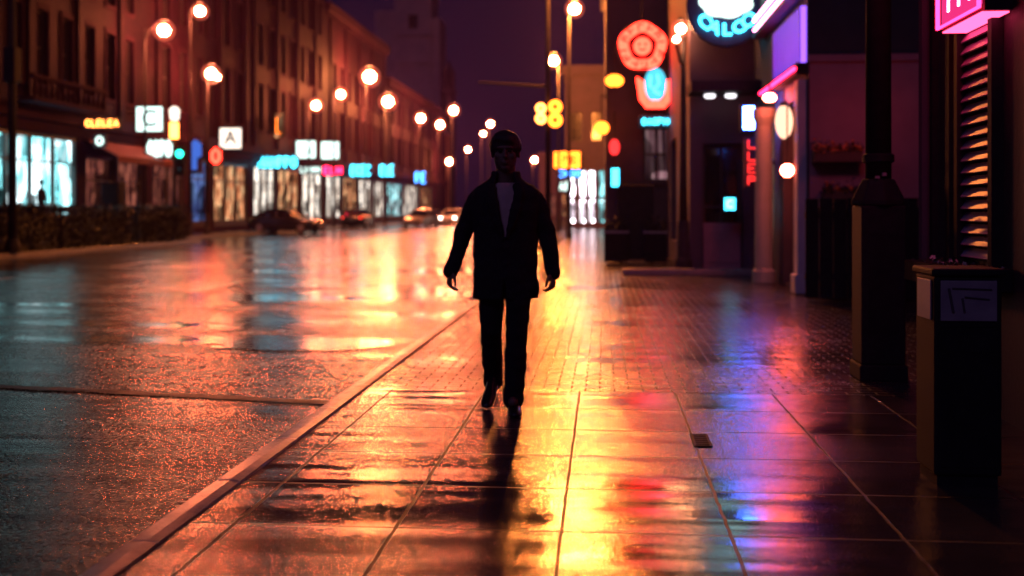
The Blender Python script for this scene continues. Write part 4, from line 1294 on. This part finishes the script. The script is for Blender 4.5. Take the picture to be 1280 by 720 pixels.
# ------------------------------------------------------------------ near right: thick post, bin
px_ = at(1100, 470, 8.3)
tp = thing('lamp_column', 'thick black column with a wide pedestal, between the bin and the neon shop', 'post', (2.06, 8.35, 0))
mb = MB(); mb.box(-.175, .175, -.175, .175, 0, .12); mb.box(-.16, .16, -.16, .16, .121, 1.3); mb.lathe([(.2, 1.301), (.2, 1.34), (.12, 1.5)], n=8); mb.build('pedestal', M['black_metal'], tp, bevel=.012)
mb = MB(); mb.tube([(0, 0, 1.45), (0, 0, 7.2)], [.095, .08], 20); mb.build('shaft', M['black_metal'], tp, smooth=True)
mb = MB()
for z in (1.62, 2.9, 4.3):
    mb.lathe([(.1, z), (.115, z + .01), (.115, z + .06), (.1, z + .07)], n=20)
mb.build('collar', M['black_metal'], tp)
mb = MB(); mb.box(-.11, .11, -.163, -.1605, .35, 1.1); mb.build('access_panel', M['bin'], tp)
mb = MB(); mb.box(-.05, -.02, -.125, -.1, 1.5, 1.52); mb.box(.0, .03, -.125, -.1, 1.52, 1.545); mb.build('sticker', M['plate'], tp)

lb = thing('litter_bin', 'narrow black litter bin with a pale front plate, at the right of the pavement', 'litter bin', (1.66, 5.25, 0))
mb = MB(); mb.box(-.15, .15, -.15, .15, .05, .965); mb.build('body', M['bin'], lb, bevel=.012)
mb = MB(); mb.box(-.135, .135, -.135, .135, 0, .049); mb.build('plinth', M['black_metal'], lb)
mb = MB(); mb.box(-.165, .165, -.165, .165, .966, 1.0); mb.build('lid', M['bin'], lb, bevel=.01)
mb = MB(); mb.box(-.125, .125, -.158, -.1515, .76, .945); mb.build('front_plate', M['plate'], lb, bevel=.003)
mb = MB()
mb.tube([(-.09, -.16, .91), (-.07, -.16, .80)], .006, 6); mb.tube([(-.075, -.16, .91), (.1, -.16, .905)], .004, 6); mb.tube([(-.03, -.16, .865), (-.02, -.16, .80)], .005, 6); mb.tube([(-.02, -.16, .87), (.09, -.16, .86)], .004, 6)
mb.build('plate_mark', M['plum_wall'], lb)
mb = MB(); mb.box(-.158, -.1515, -.11, .1, .76, .945); mb.build('side_plate', M['plate'], lb, bevel=.003)
mb = MB(); mb.tube([(-.125, -.1515, .735), (.125, -.1515, .735), (.125, -.1515, .09), (-.125, -.1515, .09), (-.125, -.1515, .735)], .0025, 5); mb.build('door_seam', M['black_metal'], lb)
mb = MB(); mb.box(-.1, .1, -.1535, -.1505, .62, .70); mb.build('slot', M['black_metal'], lb)

# ------------------------------------------------------------------ cars
def ring_rr(y, hw, z0, z1, r=.16, n=4):
    pts = []
    for cx, cz, a0 in ((hw - r, z1 - r, 0), (-hw + r, z1 - r, 90), (-hw + r * .6, z0 + r * .6, 180), (hw - r * .6, z0 + r * .6, 270)):
        rr = r if a0 < 180 else r * .6
        for k in range(n + 1):
            a = R(a0 + 90 * k / n)
            pts.append(Vector((cx + rr * math.cos(a), y, cz + rr * math.sin(a))))
    return pts

def car(loc, rz, paint, label, lights=False, tails=False, group='cars on the street'):
    """front of the car looks along -Y before turning"""
    t = thing('parked_car' if not lights else 'moving_car', label, 'car', loc, rz, group)
    mb = MB()
    mb.loft([ring_rr(y, hw, z0, z1) for y, hw, z0, z1 in
             ((-2.12, .62, .34, .62), (-2.05, .76, .26, .70), (-1.75, .84, .22, .80), (-1.0, .87, .2, .90), (-.6, .88, .2, .95), (1.3, .88, .2, .98), (1.85, .85, .22, .96), (2.1, .76, .3, .88), (2.16, .66, .4, .78))])
    mb.build('body', paint, t, smooth=True)
    def rr(y, hb, ht, z0, z1):
        return [Vector((x, y, z)) for x, z in ((hb, z0), (ht, z1 - .05), (ht - .12, z1), (-ht + .12, z1), (-ht, z1 - .05), (-hb, z0))]
    mb = MB()
    mb.loft([rr(-.95, .78, .77, .88, .94), rr(-.25, .8, .62, .90, 1.38), rr(.2, .8, .62, .90, 1.44), rr(1.0, .8, .61, .90, 1.40), rr(1.85, .74, .68, .92, .99)])
    mb.build('cabin_glass', M['glass'], t, smooth=False)
    mb = MB()
    mb.loft([rr(-.28, .60, .60, 1.37, 1.405), rr(.2, .62, .62, 1.42, 1.465), rr(1.02, .60, .60, 1.38, 1.425)])
    for sx in (-1, 1):
        for (ya, za, yb, zb) in ((-.95, .92, -.27, 1.40), (.3, .93, .28, 1.44), (1.82, .98, 1.02, 1.41)):
            mb.tube([(sx * .79, ya, za), (sx * .625, yb, zb)], .035, 6)
    mb.build('roof', paint, t, smooth=False)
    wm = MB(); wm.lathe([(.2, -.1), (.29, -.1), (.325, -.07), (.325, .07), (.29, .1), (.2, .1)], n=18, axis='x'); wme = wm.mesh('wheel', False); wme.materials.append(M['tyre'])
    rm = MB(); rm.lathe([(.05, -.115), (.2, -.102), (.2, .102), (.05, .115)], n=12, axis='x'); rme = rm.mesh('rim'); rme.materials.append(M['rim'])
    for sx in (-1, 1):
        for y in (-1.32, 1.32):
            wo_ = place('wheel', wme, None, t, (sx * .8, y, .325)); place('rim', rme, None, wo_)
    for sx in (-1, 1):
        mb = MB(); mb.ball((sx * .60, -2.03, .64), .1, (1.5, .8, .8), 10, 7); mb.build('headlight', M['headlight'] if lights else M['plate'], t, smooth=True)
        mb = MB(); mb.ball((sx * .62, 2.08, .78), .09, (1.5, .7, .8), 10, 7); mb.build('tail_light', M['taillight'] if tails else M['awning'], t, smooth=True)
        mb = MB(); mb.ball((sx * .93, -.72, .98), .09, (1, .8, .75), 8, 6); mb.build('wing_mirror', paint, t, smooth=True)
    mb = MB(); mb.box(-.45, .45, -2.135, -2.10, .42, .56); mb.build('grille', M['black_metal'], t)
    mb = MB(); mb.box(-.26, .26, -2.155, -2.137, .42, .53); mb.build('number_plate', M['plate'], t)
    return t

c = at_x(357, 288, -18.3)
car((-18.2, c.y, -.12), R(78), M['car_dark'], 'dark wet car turning by the far kerb below the wide cyan neon lettering', group='cars on the street')
c = at(527, 285, 82)
car((c.x, 82, -.12), R(-8), M['car_silver'], 'silver car parked side lights off in the lane left of the man', tails=False)
c = at(566, 280, 96)
car((c.x, 96, -.12), R(-5), M['car_white'], 'white car driving towards the camera with both headlights lit', lights=True)
c = at(540, 275, 118)
car((c.x, 118, -.12), R(-3), M['car_dark'], 'dark car with lit headlights, farther back between the silver and white cars', lights=True)
c = at(587, 275, 130)
car((c.x, 130, -.12), R(-3), M['car_silver'], 'distant car with lit headlights by the man\'s arm', lights=True)
c = at_x(440, 280, -18.4)
car((-18.4, c.y + 2, -.12), R(180), M['car_dark'], 'dark car parked at the far kerb in front of the white lit shops', tails=True)
c = at_x(300, 290, -18.3)

# ------------------------------------------------------------------ the walking man
def ell(c, rx, ry, n=24, t0=0.0, t1=2 * math.pi, closed=True, sup=2.4):
    out = []
    m_ = n if closed else n + 1
    for k in range(m_):
        a = t0 + (t1 - t0) * k / n
        ca, sa = math.cos(a), math.sin(a)
        out.append(Vector((c[0] + rx * math.copysign(abs(ca) ** (2 / sup), ca), c[1] + ry * math.copysign(abs(sa) ** (2 / sup), sa), c[2])))
    return out

def hand(mb, wrist, direction, palm_n, side, curl):
    """palm and five fingers; direction = along the hand, palm_n = way the palm faces, side = thumb side"""
    d = Vector(direction).normalized(); s = Vector(side); s = (s - d * s.dot(d)).normalized(); nrm = Vector(palm_n); nrm = (nrm - d * nrm.dot(d) - s * nrm.dot(s)).normalized()
    w_ = Vector(wrist)
    # palm as a flattened loft
    rings = []
    for f, hw, th in ((-.02, .026, .022), (.02, .034, .018), (.06, .041, .016), (.092, .040, .013)):
        cc = w_ + d * f
        rings.append([cc + s * hw * math.cos(2 * math.pi * k / 12) + nrm * th * math.sin(2 * math.pi * k / 12) for k in range(12)])
    mb.loft(rings)
    for i, (off, ln, r) in enumerate(((.030, .072, .0092), (.010, .080, .0095), (-.011, .074, .0090), (-.031, .058, .0080))):
        p = w_ + d * .082 + s * off
        pts, rad = [p], [r * 1.1]
        ang = curl * (.55 + .1 * i)
        for seg, sc_ in ((.45, 1.0), (.32, .92), (.23, .8)):
            dd = (d * math.cos(ang) + nrm * math.sin(ang)).normalized()
            p = p + dd * ln * seg + s * off * .04
            pts.append(p); rad.append(r * sc_)
            ang += curl * .7
        mb.capsule(pts, rad, 8)
    p = w_ + d * .022 + s * .026
    p1 = p + (d * .6 + s * .62 + nrm * .3).normalized() * .036
    p2 = p1 + (d * .9 + s * .15 + nrm * .35).normalized() * .030
    p3 = p2 + (d * .95 - s * .1 + nrm * .3).normalized() * .024
    mb.capsule([p, p1, p2, p3], [.0145, .012, .0105, .0088], 8)

MX, MY = at(632, 300, 6.86).x, 6.86
man = thing('person', 'man in a dark jacket and trousers walking towards the camera on the wet pavement', 'person', (MX, MY, 0), YAW * .5)
SHL, SHR = (-.175, .01, 1.365), (.175, .01, 1.365)
ELL, ELR = (-.275, .05, 1.12), (.265, .03, 1.12)
WRL, WRR = (-.340, -.05, .885), (.300, -.03, .875)
HPL, HPR = (-.085, .0, .93), (.085, .0, .93)
KNL, KNR = (-.095, .03, .50), (.075, -.09, .51)
ANL, ANR = (-.095, .26, .155), (.055, -.10, .095)
mb = MB()
# torso under the clothes
mb.loft([ell((0, .01 , z), rx, ry) for z, rx, ry in ((.86, .15, .10), (.95, .165, .11), (1.08, .145, .10), (1.25, .165, .11), (1.34, .15, .095), (1.42, .07, .065))])
mb.capsule([(0, .02, 1.42), (0, .0, 1.56)], [.066, .062], 14)
for S, E, W in ((SHL, ELL, WRL), (SHR, ELR, WRR)):
    mb.capsule([S, E, W], [.046, .042, .03])
for H_, K, A_ in ((HPL, KNL, ANL), (HPR, KNR, ANR)):
    mb.capsule([H_, K, A_], [.085, .055, .042])
for A_, dirv in ((ANL, (0, -.62, -.4)), (ANR, (0, -1, -.12))):
    dv = Vector(dirv).normalized()
    mb.capsule([Vector(A_) + Vector((0, .02, -.03)), Vector(A_) + dv * .12], [.036, .03])
# head: skull, face, jaw, nose, ears
hc = Vector((0, -.012, 1.638))
mb.ball(hc + Vector((0, .02, .02)), .096, (.86, 1.02, 1.0), 20, 14)
mb.ball(hc + Vector((0, -.025, -.045)), .080, (.90, .84, 1.05), 18, 12)
mb.ball(hc + Vector((0, -.062, -.103)), .032, (1.0, .8, .75), 12, 8)
mb.capsule([hc + Vector((0, -.098, .0)), hc + Vector((0, -.116, -.035))], [.010, .014], 8)
mb.ball(hc + Vector((0, -.088, .022)), .03, (1.9, .5, .4), 12, 8)
mb.ball(hc + Vector((0, -.094, -.068)), .018, (1.3, .5, .4), 10, 7)
mb.ball(hc + Vector((0, -.091, -.079)), .017, (1.2, .5, .45), 10, 7)
for sx in (-1, 1):
    mb.ball(hc + Vector((sx * .084, .015, -.012)), .028, (.35, .7, 1.1), 10, 8)
    mb.ball(hc + Vector((sx * .045, -.07, -.03)), .026, (.9, .6, .8), 10, 7)
hand(mb, WRL, (-.18, -.28, -1), (.75, .45, 0), (.35, -1, 0), .95)
hand(mb, WRR, (.02, -.22, -1), (-.8, .45, 0), (-.35, -1, 0), .95)
body = place('body', fuse(mb, .0055, 3), M['skin'], man)
mb = MB()
for sx in (-1, 1):
    mb.ball(hc + Vector((sx * .031, -.088, .0)), .011, (1.2, .8, .75), 10, 7)
mb.build('eyes', M['black_metal'], man, smooth=True)
# hair
mb = MB()
mb.ball(hc + Vector((0, .026, .040)), .108, (.97, 1.02, .92), 20, 14)
mb.ball(hc + Vector((0, -.048, .072)), .05, (1.45, .95, .8), 14, 9)
mb.ball(hc + Vector((0, .065, -.02)), .065, (1.05, .7, 1.1), 14, 9)
me = fuse(mb, .008, 2)
for v, vn in wrinkle(me):
    nv = noise.noise(v.co * 55) * .005 + noise.noise(v.co * 22) * .006
    v.co += vn * nv
place('hair', me, M['hair'], man)
# shirt front
mb = MB()
mb.loft([ell((0, -.004, z), rx, ry) for z, rx, ry in ((.98, .14, .112), (1.12, .14, .116), (1.28, .15, .116), (1.37, .12, .10), (1.42, .078, .08), (1.44, .066, .068))])
place('shirt', fuse(mb, .008, 3), M['shirt'], man)
# trousers
mb = MB()
mb.loft([ell((0, .005, z), rx, ry) for z, rx, ry in ((.80, .165, .115), (.88, .175, .125), (1.0, .165, .12))])
for H_, K, A_, fr in ((HPL, KNL, ANL, .02), (HPR, KNR, ANR, -.02)):
    H_, K, A_ = Vector(H_), Vector(K), Vector(A_)
    end = A_ + (A_ - K).normalized() * .03
    mb.capsule([H_ + Vector((0, 0, -.02)), H_.lerp(K, .5), K, K.lerp(A_, .45), end], [.098, .085, .069, .069, .066], 14)
me = fuse(mb, .009, 4)
for v, vn in wrinkle(me):
    if v.co.z < .8:
        k_ = noise.noise(Vector((v.co.x * 6, v.co.y * 6, v.co.z * 17))) * .010 + noise.noise(v.co * 30) * .003
        v.co += vn * k_
place('trousers', me, M['trouser'], man)
# jacket: open V, lapels, sleeves
mb = MB()
levels = [(.705, .212, .140, .012), (.78, .209, .140, .004), (.90, .206, .136, .0), (1.02, .204, .132, .0), (1.10, .203, .132, .004), (1.18, .21, .138, .022), (1.28, .22, .14, .042), (1.36, .222, .132, .056), (1.395, .205, .118, .060), (1.425, .168, .105, .062), (1.447, .125, .094, .060), (1.465, .105, .086, .058), (1.49, .092, .084, .050), (1.515, .090, .084, .048)]
rings = []
for z, rx, ry, gap in levels:
    g = math.asin(min(.95, gap / max(rx, .01)))
    rings.append(ell((0, .005, z), rx, ry, 44, -math.pi / 2 + g + .004, 1.5 * math.pi - g - .004, closed=False))
mb.loft(rings, cap=False, closed=False)
jme = evaluated(mb.mesh('shell'), [('SOLIDIFY', dict(thickness=.022, offset=-1.0))])
mb = MB(); mb.bm.from_mesh(jme)
for S, E, W in ((SHL, ELL, WRL), (SHR, ELR, WRR)):
    S, E, W = Vector(S), Vector(E), Vector(W)
    sg = 1 if S.x > 0 else -1
    mb.capsule([S + Vector((-.115 * sg, .01, .045)), S + Vector((-.03 * sg, .0, .002)), S + Vector((.008 * sg, 0, -.045)), S.lerp(E, .5), E, E.lerp(W, .5), W + (W - E).normalized() * .01], [.058, .066, .070, .064, .057, .052, .047], 14)
for sx in (-1, 1):     # lapels and collar
    mb.loft([[Vector((sx * x0, y, z)), Vector((sx * x1, y - .004, z + .01)), Vector((sx * x1, y + .022, z + .01)), Vector((sx * x0, y + .022, z))] for z, x0, x1, y in
             ((1.08, .002, .016, -.140), (1.18, .020, .068, -.150), (1.28, .040, .105, -.150), (1.36, .053, .118, -.140), (1.43, .056, .10, -.105))])
for z, sx in ((1.03, .0), (.93, .0)):
    mb.ball((.012, -.132, z), .010, (1, .5, 1), 8, 6)
me = fuse(mb, .0075, 3)
for v, vn in wrinkle(me):
    k_ = noise.noise(Vector((v.co.x * 8 + v.co.z * 3, v.co.y * 8, v.co.z * 11))) * .011 + noise.noise(Vector((v.co.x * 20 - v.co.z * 9, v.co.y * 20, v.co.z * 24))) * .006
    v.co += vn * k_
place('jacket', me, M['jacket'], man)
# shoes
def shoe(A_, pitch, yaw):
    mb = MB()
    prof = [(.075, .030, .02, .075), (.05, .036, .0, .09), (-.01, .037, .0, .088), (-.08, .044, .0, .066), (-.15, .047, .0, .052), (-.20, .040, .0, .042), (-.225, .020, .006, .03)]
    rings = []
    for y, hw, z0, z1 in prof:
        rings.append([Vector((x * hw, y, z)) for x, z in ((-.9, z0), (-1, z0 + .015), (-.85, z0 + (z1 - z0) * .7), (-.4, z1), (.4, z1), (.85, z0 + (z1 - z0) * .7), (1, z0 + .015), (.9, z0))])
    mb.loft(rings)
    me = evaluated(mb.mesh('shoe'), [('SUBSURF', dict(levels=2, render_levels=2))])
    piv = Vector((0, -.13, 0))
    me.transform(Matrix.Translation(piv) @ Matrix.Rotation(pitch, 4, 'X') @ Matrix.Translation(-piv))
    o = place('shoe', me, M['leather'], man, A_, yaw)
    return o
shoe((ANR[0], ANR[1] - .0, .0), 0, R(6))
shoe((ANL[0], ANL[1] - .05, .036), R(26), R(-8))

# ------------------------------------------------------------------ night air
if True:
    m, nt, out = nodes('damp night air')
    v = nt.nodes.new('ShaderNodeVolumePrincipled')
    v.inputs['Color'].default_value = (0.34, 0.20, 0.92, 1)
    v.inputs['Density'].default_value = 0.0003
    v.inputs['Anisotropy'].default_value = 0.70
    nt.links.new(v.outputs[0], out.inputs['Volume'])
    mb = MB(); mb.box(-60, 40, -15, 300, -1.3, 60)
    tag(mb.build('haze', m), kind='stuff')

# ------------------------------------------------------------------ render settings
sc.view_settings.view_transform = 'Standard'
sc.view_settings.look = 'None'
sc.view_settings.exposure = 0.0
sc.view_settings.gamma = 1.0
sc.cycles.use_denoising = True
sc.cycles.denoising_input_passes = 'RGB_ALBEDO_NORMAL'
sc.cycles.denoising_prefilter = 'ACCURATE'
sc.cycles.sample_clamp_indirect = 4.0
sc.cycles.sample_clamp_direct = 0.0
sc.cycles.max_bounces = 5
sc.cycles.diffuse_bounces = 2
sc.cycles.glossy_bounces = 3
sc.cycles.volume_bounces = 0
sc.cycles.caustics_reflective = False
sc.cycles.caustics_refractive = False
sc.cycles.use_light_tree = True
